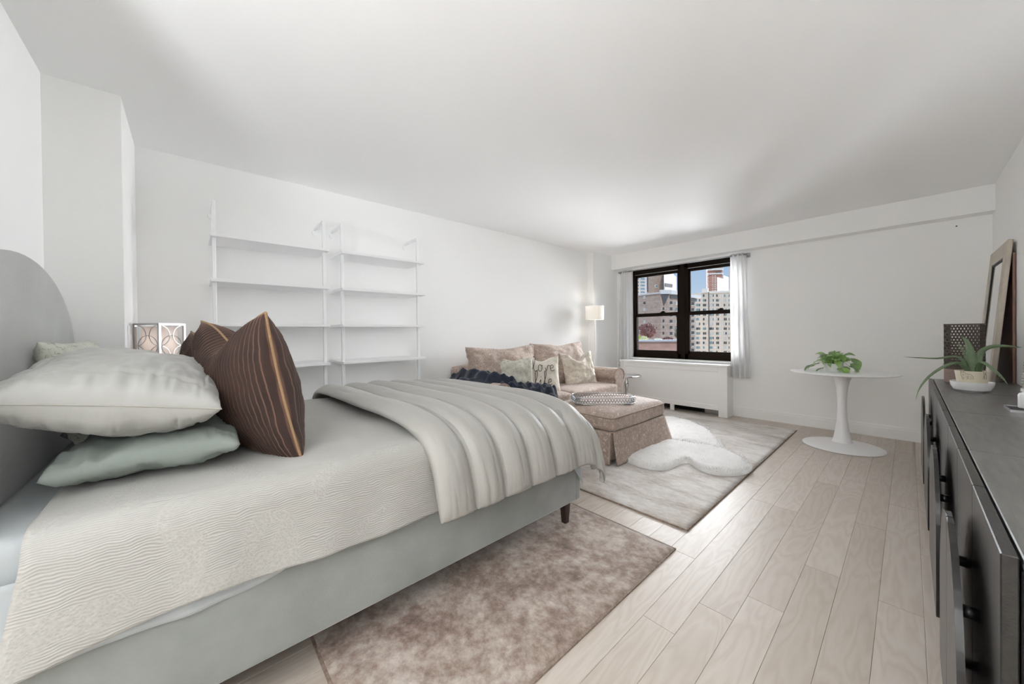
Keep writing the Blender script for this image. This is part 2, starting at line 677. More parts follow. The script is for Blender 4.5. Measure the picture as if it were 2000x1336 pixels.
def matelasse():
    m = bpy.data.materials.new('white matelasse coverlet')
    nt = NT(m)
    b = nt.b
    b.inputs['Base Color'].default_value = lin('C4C3BE')
    b.inputs['Roughness'].default_value = 0.62
    b.inputs['Sheen Weight'].default_value = 0.25
    geo = nt.new('ShaderNodeNewGeometry')
    sp = nt.new('ShaderNodeSeparateXYZ')
    nt.link(geo.outputs['Position'], sp.inputs[0])
    # distance across the bed: x on the top, z on the drop
    sub = nt.new('ShaderNodeMath', operation='SUBTRACT')
    nt.link(sp.outputs[0], sub.inputs[0])
    nt.link(sp.outputs[2], sub.inputs[1])
    cb = nt.new('ShaderNodeCombineXYZ')
    nt.link(sub.outputs[0], cb.inputs[0])
    nt.link(sp.outputs[1], cb.inputs[1])
    wv = nt.new('ShaderNodeTexWave', wave_type='BANDS', bands_direction='X', i_Scale=40.0, i_Distortion=12.0,
                i_Detail=2.0, i_Detail_Scale=0.35)
    nt.link(cb.outputs[0], wv.inputs['Vector'])
    vo = nt.new('ShaderNodeTexVoronoi', i_Scale=150.0)
    nt.link(cb.outputs[0], vo.inputs['Vector'])
    sel = nt.new('ShaderNodeTexNoise', i_Scale=5.0, i_Detail=1.0, i_Distortion=1.0)
    nt.link(cb.outputs[0], sel.inputs['Vector'])
    mx = nt.new('ShaderNodeMix', data_type='FLOAT')
    nt.link(ramp(nt, sel.outputs[0], [(0.53, (0, 0, 0, 1)), (0.62, (1, 1, 1, 1))]), mx.inputs[0])
    nt.link(wv.outputs[1], mx.inputs[2])
    nt.link(vo.outputs[0], mx.inputs[3])
    bp = nt.new('ShaderNodeBump', i_Strength=0.3, i_Distance=0.004)
    nt.link(mx.outputs[0], bp.inputs['Height'])
    nt.link(bp.outputs[0], b.inputs['Normal'])
    nt.link(ramp(nt, mx.outputs[0], [(0.0, '9E9D98'), (0.8, 'ACABA6')]), b.inputs['Base Color'])
    return m


M['coverlet'] = matelasse()

# ------------------------------------------------------------------ room shell
XL, XR, YW, H = -3.48, 0.522, 5.50, 2.44
YB, XC, YC = -0.517, -2.815, -0.253       # headboard wall, column face, column end
HX, HY = -1.30, -3.0                      # entry passage behind the camera

structure(box('floor', XL - .2, XR + .2, HY - .2, YW + .25, -0.12, -0.012, M['floor_base']))
FLOOR = bpy.data.objects['floor']
# planks run from the headboard wall to the window wall
PW = 0.128
joint = {0: 2.172, 2: 2.238, 3: 1.795, 4: 2.85, 5: 1.362}
bm = bmesh.new()
add_box(bm, -PW / 2 + .0004, PW / 2 - .0004, 0.0004, 0.9996, -0.012, 0)
tops = [ed for ed in bm.edges if all(v.co.z > -0.001 for v in ed.verts)]
bmesh.ops.bevel(bm, geom=tops, offset=0.0007, segments=1, affect='EDGES')
plank_me = bpy.data.meshes.new('plank')
bmesh.ops.recalc_face_normals(bm, faces=bm.faces)
bm.to_mesh(plank_me)
bm.free()
plank_me.materials.append(M['oak'])
k = -4
while True:
    xc = 0.041 - PW * k - PW / 2
    if xc < XL:
        break
    rng = random.Random(k * 13 + 5)
    y = joint.get(k, rng.uniform(1.2, 2.6))
    cuts = [y]
    while cuts[0] > HY:
        cuts.insert(0, cuts[0] - rng.choice((1.25, 1.5, 1.75, 1.9)))
    while cuts[-1] < YW:
        cuts.append(cuts[-1] + rng.choice((1.25, 1.5, 1.75, 1.9)))
    for a, b in zip(cuts, cuts[1:]):
        a, b = max(a, HY), min(b, YW)
        if b - a < 0.05 or b < -0.6:
            continue
        p = bpy.data.objects.new('plank', plank_me)
        COL.objects.link(p)
        p.parent = FLOOR
        p.location = (xc, a, 0)
        p.scale = (1, b - a, 1)
    k += 1
box('passage_floor', HX, XR, HY, -0.6, -0.012, -0.0005, M['oak'], FLOOR)

structure(box('ceiling', XL - .2, XR + .2, HY - .2, YW + .25, H, H + .15, M['ceil']))
structure(box('wall_left', XL - .15, XL, YC - .4, YW + .2, -0.012, H, M['wall']))
structure(box('wall_right', XR, XR + .15, HY - .15, YW + .2, -0.012, H, M['wall']))
structure(box('wall_headboard', XC, HX, YB - .14, YB, -0.012, H, M['wall']))
structure(box('wall_column', XL, XC, YB - .14, YC, -0.012, H, M['wall']))
structure(box('wall_passage_side', HX - .12, HX, HY, YB - .14, -0.012, H, M['wall']))
structure(box('wall_passage_end', HX - .12, XR, HY - .15, HY, -0.012, H, M['wall']))
WX0, WX1, WZ0, WZ1 = -3.09, -1.50, 0.735, 2.175
structure(boxes('wall_window', [(XL - .1, WX0, YW, YW + .14, -0.012, H), (WX1, XR + .1, YW, YW + .14, -0.012, H),
                                (WX0, WX1, YW, YW + .14, -0.012, WZ0), (WX0, WX1, YW, YW + .14, WZ1, H)], M['wall']))
structure(box('wall_corner_pillar', XL, -3.37, 4.81, YW, -0.012, H, M['wall']))
structure(box('wall_soffit', -3.37, XR, 5.335, YW, 2.205, H, M['wall']))


def baseboard(name, pts):
    """profile swept along straight run: pts (x0,y0,x1,y1), room on the left side of travel"""
    x0, y0, x1, y1 = pts
    d = Vector((x1 - x0, y1 - y0, 0))
    L = d.length
    d.normalize()
    nrm = Vector((-d.y, d.x, 0))
    prof = [(0, 0), (0.016, 0), (0.016, 0.098), (0.012, 0.108), (0.012, 0.122), (0.006, 0.134), (0, 0.134)]
    bm = bmesh.new()
    A = [bm.verts.new((x0 + nrm.x * p, y0 + nrm.y * p, z)) for p, z in prof]
    B = [bm.verts.new((x1 + nrm.x * p, y1 + nrm.y * p, z)) for p, z in prof]
    n = len(A)
    for i in range(n):
        bm.faces.new((A[i], A[(i + 1) % n], B[(i + 1) % n], B[i]))
    bm.faces.new(A)
    bm.faces.new(B)
    return structure(bm_obj(name, bm, M['trim']))


baseboard('baseboard_window', (XR, YW, -1.595, YW))
baseboard('baseboard_left', (XL, 4.81, XL, YC))
baseboard('baseboard_right', (XR, HY, XR, YW))
baseboard('baseboard_column', (XL, YC, XC, YC))

# ------------------------------------------------------------------ window
win = structure(empty('window_1', (0, 0, 0)), 'dark bronze double hung window pair above white radiator cover')
FY0, FY1 = YW + 0.035, YW + 0.142
XM0, XM1 = -2.352, -2.205
boxes('window_frame', [(WX0, WX0 + .035, FY0, FY1, WZ0, WZ1), (WX1 - .035, WX1, FY0, FY1, WZ0, WZ1),
                       (WX0, WX1, FY0, FY1, WZ0, WZ0 + .075), (WX0, WX1, FY0, FY1, WZ1 - .065, WZ1),
                       (XM0, XM1, FY0, FY1, WZ0, WZ1), (XM0 + .045, XM1 - .045, FY0 - .012, FY0, WZ0, WZ1)],
      M['bronze'], win)
for a, b in ((WX0 + .035, XM0), (XM1, WX1 - .035)):
    # upper sash sits outside, lower sash inside
    zm = 1.425
    boxes('upper_sash', [(a, b, FY0 + .04, FY0 + .065, WZ1 - .125, WZ1 - .065), (a, b, FY0 + .04, FY0 + .065, zm - .02, zm + .022),
                         (a, a + .022, FY0 + .04, FY0 + .065, zm, WZ1 - .065), (b - .022, b, FY0 + .04, FY0 + .065, zm, WZ1 - .065)],
          M['bronze'], win)
    boxes('lower_sash', [(a, b, FY0 + .005, FY0 + .035, zm - .03, zm + .025), (a, b, FY0 + .005, FY0 + .035, WZ0 + .075, WZ0 + .12),
                         (a, a + .022, FY0 + .005, FY0 + .035, WZ0 + .075, zm), (b - .022, b, FY0 + .005, FY0 + .035, WZ0 + .075, zm)],
          M['bronze'], win)
    c = a + (b - a) * 0.66
    boxes('sash_lock', [(c - .035, c + .035, FY0 - .004, FY0 + .03, zm + .025, zm + .038),
                        (c - .012, c + .03, FY0 - .004, FY0 + .012, zm + .038, zm + .05)], M['bronze'], win)
    box('pane', a + .01, b - .01, FY0 + .05, FY0 + .054, zm, WZ1 - .08, M['glass'], win)
    box('pane', a + .01, b - .01, FY0 + .018, FY0 + .022, WZ0 + .09, zm, M['glass'], win)
    box('head_stop', a, b, FY0 + .004, FY0 + .02, WZ1 - .085, WZ1 - .079, M['steel'], win)
boxes('window_sill', [(WX0 - .06, WX1 + .05, YW - .05, YW + .14, WZ0 - .03, WZ0)], M['trim'], win, bev=.004)
boxes('window_casing', [(WX0 - .07, WX0, YW - .012, YW, WZ0, WZ1 + .03), (WX1, WX1 + .06, YW - .012, YW, WZ0, WZ1 + .03)],
      M['trim'], win)

# ------------------------------------------------------------------ radiator cover
rc = tag(empty('radiator_cover', (-2.37, 5.26, 0)), 'long white panelled radiator cover under the window', 'radiator cover')


def rpart(name, x0, x1, y0, y1, z0, z1, m, bev=.003):
    o = box(name, x0, x1, y0, y1, z0, z1, m, rc, bev, 1)
    o.matrix_parent_inverse = Matrix.Translation((2.37, -5.26, 0))
    return o


RX0, RX1 = -3.17, -1.60
rpart('top_board', RX0 - .005, RX1 + .012, 5.235, YW - .001, .672, .70, M['trim'])
rpart('front_rail', RX0 + .075, RX1 - .11, 5.26, 5.28, .60, .671, M['trim'])
rpart('front_rail', RX0 + .075, RX1 - .11, 5.26, 5.28, .085, .15, M['trim'])
rpart('front_stile', RX0, RX0 + .075, 5.26, 5.28, .0, .671, M['trim'])
rpart('front_stile', RX1 - .11, RX1, 5.26, 5.28, .0, .671, M['trim'])
rpart('front_panel', RX0 + .07, RX1 - .105, 5.268, 5.279, .14, .61, M['trim'])
rpart('side_panel', RX1 - .02, RX1 - .0005, 5.281, YW - .001, .0, .671, M['trim'])
rpart('side_panel', RX0 + .0005, RX0 + .02, 5.281, YW - .001, .0, .671, M['trim'])
for x in (-2.36,):
    rpart('foot', x, x + .06, 5.262, 5.28, .0, .09, M['trim'])
rpart('foot', -1.93, -1.75, 5.40, 5.42, .0, .085, M['steel'])
rpart('dark_core', RX0 + .03, RX1 - .03, 5.43, 5.44, .0, .5, M['black'])

# ------------------------------------------------------------------ exterior: houses across the street
def ext(px, py, dep):
    """point on the pixel's ray at the distance dep from the camera along its level direction"""
    d = CR * ((px - CX) / F_PX) - CU * ((py - CY) / F_PX) + CW
    h = Vector((d.x, d.y, 0)).length
    return CO + d * (dep / h)


def brick_mat(name, a, b, sc=1.0, mortar='C9C2BA', band=None):
    m = bpy.data.materials.new(name)
    nt = NT(m)
    tc = nt.new('ShaderNodeTexCoord')
    nz = nt.new('ShaderNodeTexNoise', i_Scale=0.9, i_Detail=8.0)
    nt.link(tc.outputs['Object'], nz.inputs['Vector'])
    c = ramp(nt, nz.outputs[0], [(0.35, a), (0.65, b)])
    if band:
        sp = nt.new('ShaderNodeSeparateXYZ')
        nt.link(tc.outputs['Object'], sp.inputs[0])
        md = nt.new('ShaderNodeMath', operation='MODULO')
        md.inputs[1].default_value = band
        ad = nt.new('ShaderNodeMath', operation='ADD')
        ad.inputs[1].default_value = 300.0
        nt.link(sp.outputs[2], ad.inputs[0])
        nt.link(ad.outputs[0], md.inputs[0])
        f = ramp(nt, md.outputs[0], [(0.0, (1, 1, 1, 1)), (0.10, (1, 1, 1, 1)), (0.11, (0, 0, 0, 1))])
        mx = nt.new('ShaderNodeMix', data_type='RGBA')
        nt.link(f, mx.inputs[0])
        nt.link(c, mx.inputs[6])
        mx.inputs[7].default_value = lin(mortar)
        c = mx.outputs[2]
    nt.link(c, nt.b.inputs['Base Color'])
    nt.b.inputs['Roughness'].default_value = 0.9
    return m


XM = {
    'brick': brick_mat('brown brick facade', 'A99587', 'BBA799', band=2.9),
    'beige': brick_mat('beige brick facade', 'CFC3B2', 'DACFC0', band=2.9, mortar='E6DCCB'),
    'red': brick_mat('red brick tower', 'B07B68', 'BE8B78', band=3.0),
    'cream': brick_mat('pale stone facade', 'BDBBB8', 'C8C6C3'),
    'grey': mat('grey panel facade', 'B2B5B9', 0.7),
    'blue': mat('blue glass facade', '5F7FA6', 0.2),
    'white': mat('white roof coping', 'D6D5D3', 0.8),
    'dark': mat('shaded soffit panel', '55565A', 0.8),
    'pane': mat('dark window pane', '3E474D', 0.15),
    'pane2': mat('teal window pane', '6F8F96', 0.15),
    'blind': mat('window with pale blind', 'BFC4C4', 0.4),
    'wframe': mat('white window surround', 'DAD7D0', 0.7),
    'parapet': brick_mat('red brick parapet', 'AD8677', 'BD988A'),
}
GROUND = -70.0


def facade_building(name, pts, ztop, m, label, zbot=GROUND, cat='building', parent=None):
    """prism over a footprint polygon"""
    root = parent or tag(empty(name, (pts[0].x, pts[0].y, zbot)), label, cat)
    bm = bmesh.new()
    o = Vector((pts[0].x, pts[0].y, zbot))
    a = [bm.verts.new((p.x - o.x, p.y - o.y, 0)) for p in pts]
    b = [bm.verts.new((p.x - o.x, p.y - o.y, ztop - zbot)) for p in pts]
    n = len(a)
    bm.faces.new(a[::-1])
    bm.faces.new(b)
    for i in range(n):
        bm.faces.new((a[i], a[(i + 1) % n], b[(i + 1) % n], b[i]))
    bm_obj('wall', bm, m, root)
    return root


bm = bmesh.new()
add_box(bm, -0.5, 0.5, -0.06, 0.06, -0.5, 0.5)
UNIT = bpy.data.meshes.new('window')
bm.to_mesh(UNIT)
bm.free()
UNITS = {}


def unit(mk):
    if mk not in UNITS:
        me = UNIT.copy()
        me.materials.append(XM[mk])
        UNITS[mk] = me
    return UNITS[mk]


def put_box(name, root, A, B, f, z, w, h, mk, out=0.0, dep=1.0):
    """box on the facade A-B at fraction f, centre height z"""
    d = Vector((B.x - A.x, B.y - A.y, 0))
    ang = atan2(d.y, d.x)
    nrm = Vector((-d.y, d.x, 0)).normalized()
    if nrm.dot(Vector((-A.x, -A.y, 0))) < 0:
        nrm = -nrm
    c = Vector((A.x, A.y, 0)) + d * f + nrm * out
    o = bpy.data.objects.new(name, unit(mk))
    COL.objects.link(o)
    o.parent = root
    r = root
    base = Vector(r.location)
    o.location = Vector((c.x, c.y, z)) - base
    o.rotation_euler = (0, 0, ang)
    o.scale = (w, dep, h)
    return o


def hz(dep, px, py):
    return ext(px, py, dep).z


def on_facade(px, py, A, B):
    """where the pixel's ray meets the upright plane through A and B"""
    d = CR * ((px - CX) / F_PX) - CU * ((py - CY) / F_PX) + CW
    n = Vector((B.y - A.y, A.x - B.x, 0))
    t = n.dot(Vector((A.x, A.y, 0)) - Vector((CO.x, CO.y, 0))) / n.dot(d)
    return CO + d * t


def panel(name, root, A, B, px, py, wpx, hpx, mk, out=0.05, dep=1.0):
    """box on the facade A-B that shows at a photo position with a photo size"""
    c = on_facade(px, py, A, B)
    l, r = on_facade(px - wpx / 2, py, A, B), on_facade(px + wpx / 2, py, A, B)
    t, b = on_facade(px, py - hpx / 2, A, B), on_facade(px, py + hpx / 2, A, B)
    L = Vector((B.x - A.x, B.y - A.y, 0))
    f = Vector((c.x - A.x, c.y - A.y, 0)).dot(L) / L.length_squared
    return put_box(name, root, A, B, f, c.z, (r - l).length, t.z - b.z, mk, out, dep)


# brown brick house with a cut-off corner towards the window
D1 = 150.0
bL, bC, bK, bR = ext(1241.5, 600, D1 * 1.04), ext(1290, 600, D1), ext(1307, 600, D1 * 1.01), ext(1358, 600, D1 * 1.09)
zt = hz(D1, 1290, 573)
b1 = facade_building('brick_apartment_house', [bL, bC, bK, bR, bL + (bR - bK)], zt, XM['brick'],
                     'brown brick apartment house with white roof edge and wedge-shaped recess', GROUND)
panel('roof_coping', b1, bL, bC, 1266, 574.5, 48, 2.2, 'white', .3, 8)
panel('roof_parapet', b1, bC, bK, 1298.5, 570.5, 21, 8, 'white', .5, 8)
panel('roof_parapet', b1, bK, bR, 1316, 571.5, 19, 8, 'white', .5, 8)
panel('roof_parapet', b1, bK, bR, 1345, 578.5, 42, 6, 'white', .5, 8)
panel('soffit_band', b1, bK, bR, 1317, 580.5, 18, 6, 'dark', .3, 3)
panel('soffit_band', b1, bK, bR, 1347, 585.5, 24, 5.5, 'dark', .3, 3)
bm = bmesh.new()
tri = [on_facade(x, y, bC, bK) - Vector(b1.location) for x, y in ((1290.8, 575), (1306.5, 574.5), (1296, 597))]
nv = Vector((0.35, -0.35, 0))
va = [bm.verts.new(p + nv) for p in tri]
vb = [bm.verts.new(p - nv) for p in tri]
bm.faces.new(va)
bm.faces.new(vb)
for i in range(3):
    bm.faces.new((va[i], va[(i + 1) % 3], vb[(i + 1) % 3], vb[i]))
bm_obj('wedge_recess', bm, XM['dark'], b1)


def sash(root, A, B, px, py, w, h, mk):
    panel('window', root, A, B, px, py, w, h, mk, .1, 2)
    panel('window_sill', root, A, B, px, py + h / 2 + .5, w + 1, .8, 'wframe', .15, 3)


for r in range(10):
    y = 580 + 12 * r
    sash(b1, bL, bC, 1259, y, 4, 5, 'pane' if r % 2 else 'blind')
    if r > 1:
        sash(b1, bC, bK, 1295.6, y - 1, 2.6, 5.5, 'pane')
    if r > 0:
        sash(b1, bK, bR, 1310.5, y - .5, 4, 6, 'pane')
        sash(b1, bK, bR, 1321.8, y, 4, 6, ('pane', 'blind', 'pane2')[r % 3])
        sash(b1, bK, bR, 1346.2, y + 1 - r * .6, 2, 5, 'pane')
        sash(b1, bK, bR, 1352.8, y + 2 - r * .7, 4, 5.5, 'pane')

# beige tower on the right
D3 = 205.0
cL, cM, cR = ext(1352, 600, D3 * 1.01), ext(1383.5, 600, D3), ext(1434.5, 600, D3 * 1.01)
cX = ext(1460, 600, D3 * 1.2)
zt3 = hz(D3, 1400, 570)
b3 = facade_building('beige_apartment_tower', [cL, cM, cR, cX, cX + (cL - cR)], zt3, XM['beige'],
                     'beige brick apartment tower with rows of paired windows', GROUND)
panel('roof_parapet', b3, cL, cM, 1377.5, 568, 12, 8, 'wframe', .3, 8)
panel('roof_parapet', b3, cM, cR, 1409, 570, 51, 4, 'wframe', .3, 6)
panel('downpipe', b3, cM, cR, 1384.2, 632, 1.4, 122, 'dark', .6, 3)
panel('corner_pier', b3, cM, cR, 1410.3, 632, 1.2, 118, 'wframe', .3, 3)
rr = random.Random(3)
for r in range(13):
    y = 577.5 + 9.2 * r
    for px, w, A, B in ((1362.3, 4.6, cL, cM), (1366.6, 1.8, cL, cM), (1374.6, 2.6, cL, cM), (1378, 2.6, cL, cM), (1388.3, 5.6, cM, cR), (1393, 1.6, cM, cR),
                        (1400.0, 2.3, cM, cR), (1403, 2.3, cM, cR), (1414.8, 2.4, cM, cR), (1418, 2.4, cM, cR), (1423.8, 1.2, cM, cR)):
        if r == 0 and px < 1370:
            continue
        panel('window', b3, A, B, px, y, w, 4.6, rr.choice(('pane', 'pane', 'pane', 'pane2', 'blind') if w < 4 else ('pane', 'pane2', 'blind')), .15, 2)
    panel('floor_band', b3, cM, cR, 1409, y + 4.4, 50, .5, 'wframe', .1, 2)

# red tower with balconies
D4 = 330.0
rL, rC, rR = ext(1379, 540, D4 * 1.02), ext(1382, 540, D4), ext(1411, 540, D4 * 1.01)
zt4 = hz(D4, 1395, 510)
b4 = facade_building('red_brick_tower', [rL, rC, rR, rL + (rR - rC)], zt4, XM['red'],
                     'tall red brick tower with white balconies rising behind the beige tower', GROUND)
for r in range(8):
    y = 539 + 4 * r
    panel('balcony', b4, rC, rR, 1381, y, 3, 1.6, 'wframe', 1.0, 14)
    panel('window', b4, rC, rR, 1392, y, 2, 2.0, 'wframe', .3, 4)
    panel('window', b4, rC, rR, 1396.5, y, 2.4, 2.2, 'wframe', .3, 4)
for y, h in ((521, 3), (526.5, 3.5), (535, 2.5)):
    panel('balcony_band', b4, rC, rR, 1396, y, 31, h, 'wframe', 1.0, 14)
panel('roof_setback', b4, rC, rR, 1402, 532.5, 9, 1.5, 'dark', 1.2, 14)


def plain(name, px0, px1, py_top, D, mk, label, dep=1.04, deep=20):
    a, b = ext(px0, 600, D), ext(px1, 600, D * dep)
    n = Vector((a.x + b.x, a.y + b.y, 0)).normalized() * deep
    z = hz(D, (px0 + px1) / 2, py_top)
    r = facade_building(name, [a, b, b + n, a + n], z, XM[mk], label, GROUND)
    return r, a, b


plain('grey_panel_tower', 1401, 1413.5, 541, 262, 'grey', 'slim pale grey slab tower beside the red tower')
plain('blue_glass_tower', 1414, 1423, 538, 290, 'blue', 'narrow dark blue glass tower beside the grey slab')
plain('pale_office_block', 1423.5, 1470, 505, 420, 'cream', 'very pale office block at the far right, partly behind curtain')
r2, a2, b2 = plain('balcony_apartment_block', 1225, 1263, 520, 260, 'cream', 'pale apartment block with blue-tinted windows at left')
for r in range(6):
    y = 538.5 + 6.5 * r
    for px, w in ((1241.5, 3), (1246, 1.6), (1255, 7.5)):
        panel('window', r2, a2, b2, px, y, w, 3.2, 'pane2' if w > 2 else 'pane', .2, 3)
        panel('window_sill', r2, a2, b2, px, y + 2, w + .6, .8, 'white', .3, 3)
r2, a2, b2 = plain('brick_slab_block', 1263.5, 1297, 515, 228, 'brick', 'windowless brown brick slab rising behind the brick house')
panel('corner_shadow_joint', r2, a2, b2, 1264.5, 552, 1.6, 36, 'dark', .2, 3)
panel('round_vent_plate', r2, a2, b2, 1281.3, 559, 6, 6, 'wframe', .2, 3)
panel('round_vent', r2, a2, b2, 1281.3, 559, 3.2, 3.2, 'pane2', .5, 3)
r2, a2, b2 = plain('white_bulkhead_block', 1297.3, 1316, 518, 222, 'white', 'white rooftop bulkhead beside the brown brick slab')
panel('louvre', r2, a2, b2, 1305.5, 557.5, 14, 6.5, 'dark', .2, 3)
panel('brick_plinth', r2, a2, b2, 1307, 565, 18, 6, 'wframe', .2, 3)
plain('teal_glass_sliver', 1316, 1320.5, 537, 240, 'blue', 'thin blue glass tower just left of the window mullion')
plain('dark_glass_slab', 1225, 1240.5, 581, 128, 'dark', 'dark slab at the left edge of the window view', deep=14)
plain('white_vent_block', 1343.5, 1349, 665, 95, 'white', 'narrow white block below the brick house', deep=10)

# roof terrace in front
DT = 60.0
tA, tB = ext(1205, 670, DT), ext(1340, 667, DT * 1.02)
zt5 = hz(DT, 1280, 667.5)
tn = Vector((tA.x + tB.x, tA.y + tB.y, 0)).normalized() * 12
ter = facade_building('terrace_house', [tA, tB, tB + tn, tA + tn], zt5, XM['parapet'],
                      'low red brick house with planted roof terrace', GROUND)
put_box('parapet_coping', ter, tA, tB, .5, zt5 + .14, (tB - tA).length, .28, 'grey', 0.0, 8)


def leaf_mat(name, a, b):
    return mat(name, a, 0.7, noise_scale=3, col2=b)


def bush(name, px, D, rx, rz, m, label, n=260, leaf=.12, stem=0.0, seed=1):
    rg = random.Random(seed)
    c = ext(px, 660, D)
    root = tag(empty(name, (c.x, c.y, zt5 + .01)), label, 'tree' if stem else 'shrub')
    bm = bmesh.new()
    for i in range(n):
        th, ph = rg.uniform(0, 2 * pi), math.acos(rg.uniform(-1, 1))
        rr_ = rg.uniform(.35, 1) ** .6
        p = Vector((rx * rr_ * sin(ph) * cos(th), rx * rr_ * sin(ph) * sin(th), stem + rz + rz * rr_ * cos(ph)))
        a = Vector((rg.gauss(0, 1), rg.gauss(0, 1), rg.gauss(0, 1))).normalized() * leaf
        b = a.orthogonal().normalized() * leaf * .6
        bm.faces.new([bm.verts.new(p + v) for v in (a, b, -a, -b)])
    f = bm_obj('foliage', bm, m, root)
    f['kind'] = 'stuff'
    if stem:
        tube('trunk', [(0, 0, 0), (0.03, 0, stem), (0, 0, stem + rz)], [.09, .07, .04], M['leg_dark'], root, 6)
    return root


bush('maple_tree', 1265, DT * 1.10, 1.55, 1.25, leaf_mat('maroon leaves', '6B4A48', '84605C'),
     'small maroon-leaved tree on the roof terrace', 420, .24, .55, 3)
bush('green_shrub', 1242, DT * 1.04, .75, .52, leaf_mat('lime leaves', '9FB340', 'B9CC5C'), 'lime green shrub at the terrace corner', 160, .16, 0, 4)
bush('pale_shrub', 1258, DT * 1.04, .62, .42, leaf_mat('pale leaves', 'B7BF8E', 'D6D8B8'), 'pale green shrub beside the lime shrub', 160, .16, 0, 5)
bush('maroon_shrub', 1304, DT * 1.05, .80, .34, leaf_mat('dark red leaves', '5D4340', '7A5854'), 'low dark red shrub on the terrace parapet', 150, .16, 0, 6)
bush('pale_flower_bush', 1285, DT * 1.03, .65, .26, leaf_mat('blossom', 'D8D2C6', 'B8BC9E'), 'low pale blossom bush between two maroon plants', 130, .14, 0, 8)
bush('thin_tree', 1323, DT * 1.12, .5, .9, leaf_mat('grey green leaves', '5F665A', '7E8474'), 'thin grey-green tree by the window mullion', 130, .18, .4, 9)

# ------------------------------------------------------------------ bed
XN, XF = -1.335, -2.80
BY0, BY1 = -0.42, 1.755
bed = tag(empty('upholstered_bed', (-2.07, 0.7, 0)), 'pale grey velvet bed frame with arched headboard and dark legs', 'bed')


def to_local(o, root):
    o.parent = root
    o.matrix_parent_inverse = root.matrix_world.inverted() if root.matrix_world != Matrix.Identity(4) else \
        Matrix.Translation(-Vector(root.location))
    return o


def soft_box(name, x0, x1, y0, y1, z0, z1, m, r=.02, root=None):
    o = box(name, x0, x1, y0, y1, z0, z1, m, None, r, 3)
    o.data.polygons.foreach_set('use_smooth', [True] * len(o.data.polygons))
    if root:
        to_local(o, root)
    return o


soft_box('side_rail', XN - .06, XN, BY0, BY1 - .045, .148, .415, M['velvet'], .012, bed)
soft_box('side_rail', XF, XF + .06, BY0, BY1 - .045, .148, .415, M['velvet'], .012, bed)
soft_box('foot_rail', XF, XN, BY1 - .05, BY1, .148, .415, M['velvet'], .012, bed)
soft_box('slat_base', XF + .06, XN - .06, BY0, BY1 - .05, .30, .36, M['leg_dark'], .005, bed)
for x in (XN - .075, XF + .03):
    for y in (BY1 - .11, BY0 + .05):
        bm = bmesh.new()
        a = [bm.verts.new((x + dx * .045, y + dy * .05, .15)) for dx, dy in ((0, 0), (1, 0), (1, 1), (0, 1))]
        b = [bm.verts.new((x + .007 + dx * .03, y + .01 + dy * .03, 0.013)) for dx, dy in ((0, 0), (1, 0), (1, 1), (0, 1))]
        bm.faces.new(a)
        bm.faces.new(b[::-1])
        for i in range(4):
            bm.faces.new((a[i], a[(i + 1) % 4], b[(i + 1) % 4], b[i]))
        to_local(bm_obj('leg', bm, M['leg_dark']), bed)
# headboard: arch in XZ, thickness in Y
hb = []
xc_, hw, z0h, zs, za = (XN + XF) / 2, (XN - XF) / 2 - .005, 0.10, 1.02, 1.445
hb.append((xc_ - hw, z0h))
hb.append((xc_ + hw, z0h))
for i in range(33):
    a = pi * i / 32
    hb.append((xc_ + hw * cos(a), zs + (za - zs) * sin(a) ** 0.92))
o = prism('headboard', hb, .085, M['velvet'], None, Matrix(((1, 0, 0, 0), (0, 0, -1, -0.42), (0, 1, 0, 0), (0, 0, 0, 1))), bev=.02, seg=3)
to_local(o, bed)

# mattress
mt = tag(box('mattress', XF + .055, XN - .055, BY0 + .01, BY1 - .06, .362, .688, M['sheet'], None, .04, 4),
         'grey-sheeted mattress on the velvet bed frame', 'mattress')
mt.data.polygons.foreach_set('use_smooth', [True] * len(mt.data.polygons))


# flat sheet that shows below the coverlet hem
def sheet_fn(u, v):
    y = -0.36 + 2.13 * v
    hem = .425 - .05 * max(0, noise.noise((y * 5, 3.3, 0))) - .10 * exp(-((y - 0.0) / .18) ** 2) * .35
    hem -= .19 * max(0, (y - 1.62) / .15) ** 1.2
    z = .60 + (hem - .60) * u
    x = -1.362 + .036 * u ** 1.5 + .008 * noise.noise((y * 12, z * 6, 1)) * u
    return (x, y, z)


tag(grid('bed_sheet', 14, 150, sheet_fn, M['sheet'], None, .004), 'pale grey sheet edge peeping out below the white coverlet', 'sheet')

# coverlet
HEM = [(-.33, .41), (-.27, .405), (-.18, .418), (-.05, .436), (.13, .434), (.44, .416), (.76, .42), (1.3, .43), (1.7, .43)]


def coverlet_fn(u, v):
    y = -0.285 + 2.03 * v
    zt_ = .70
    hem = interp(HEM, y) + .006 * noise.noise((y * 9, 0, 0))
    # path length parts: far drop, top, corner, near drop
    if u < .12:
        k = u / .12
        x, z = XF - .015 + .01 * k, .45 + (zt_ - .05 - .45) * k
    elif u < .18:
        a = (u - .12) / .06 * pi / 2
        x, z = XF + .045 - .05 * cos(a), zt_ - .05 + .05 * sin(a)
    elif u < .62:
        k = (u - .18) / .44
        x, z = XF + .045 + (XN - .055 - XF - .045) * k, zt_
    elif u < .70:
        a = (u - .62) / .08 * pi / 2
        x, z = XN - .055 + .055 * sin(a), zt_ - .055 + .055 * cos(a)
    else:
        k = (u - .70) / .30
        zd = zt_ - .055
        x, z = XN + .004 + .020 * k, zd + (hem - zd) * k
        x += .010 * noise.noise((y * 5.0, z * 2.0, 2.0)) * k + .006 * sin(y * 23 + 2 * noise.noise((y * 3, 0, 5))) * k
        y -= .035 * k * max(0, 1 - v * 6)
    z += .006 * fb(x * 3, y * 3, 1.0) if u < .66 else 0
    if y > BY1 - .06:
        z -= (y - BY1 + .06) * .5
    return (x, y, z)


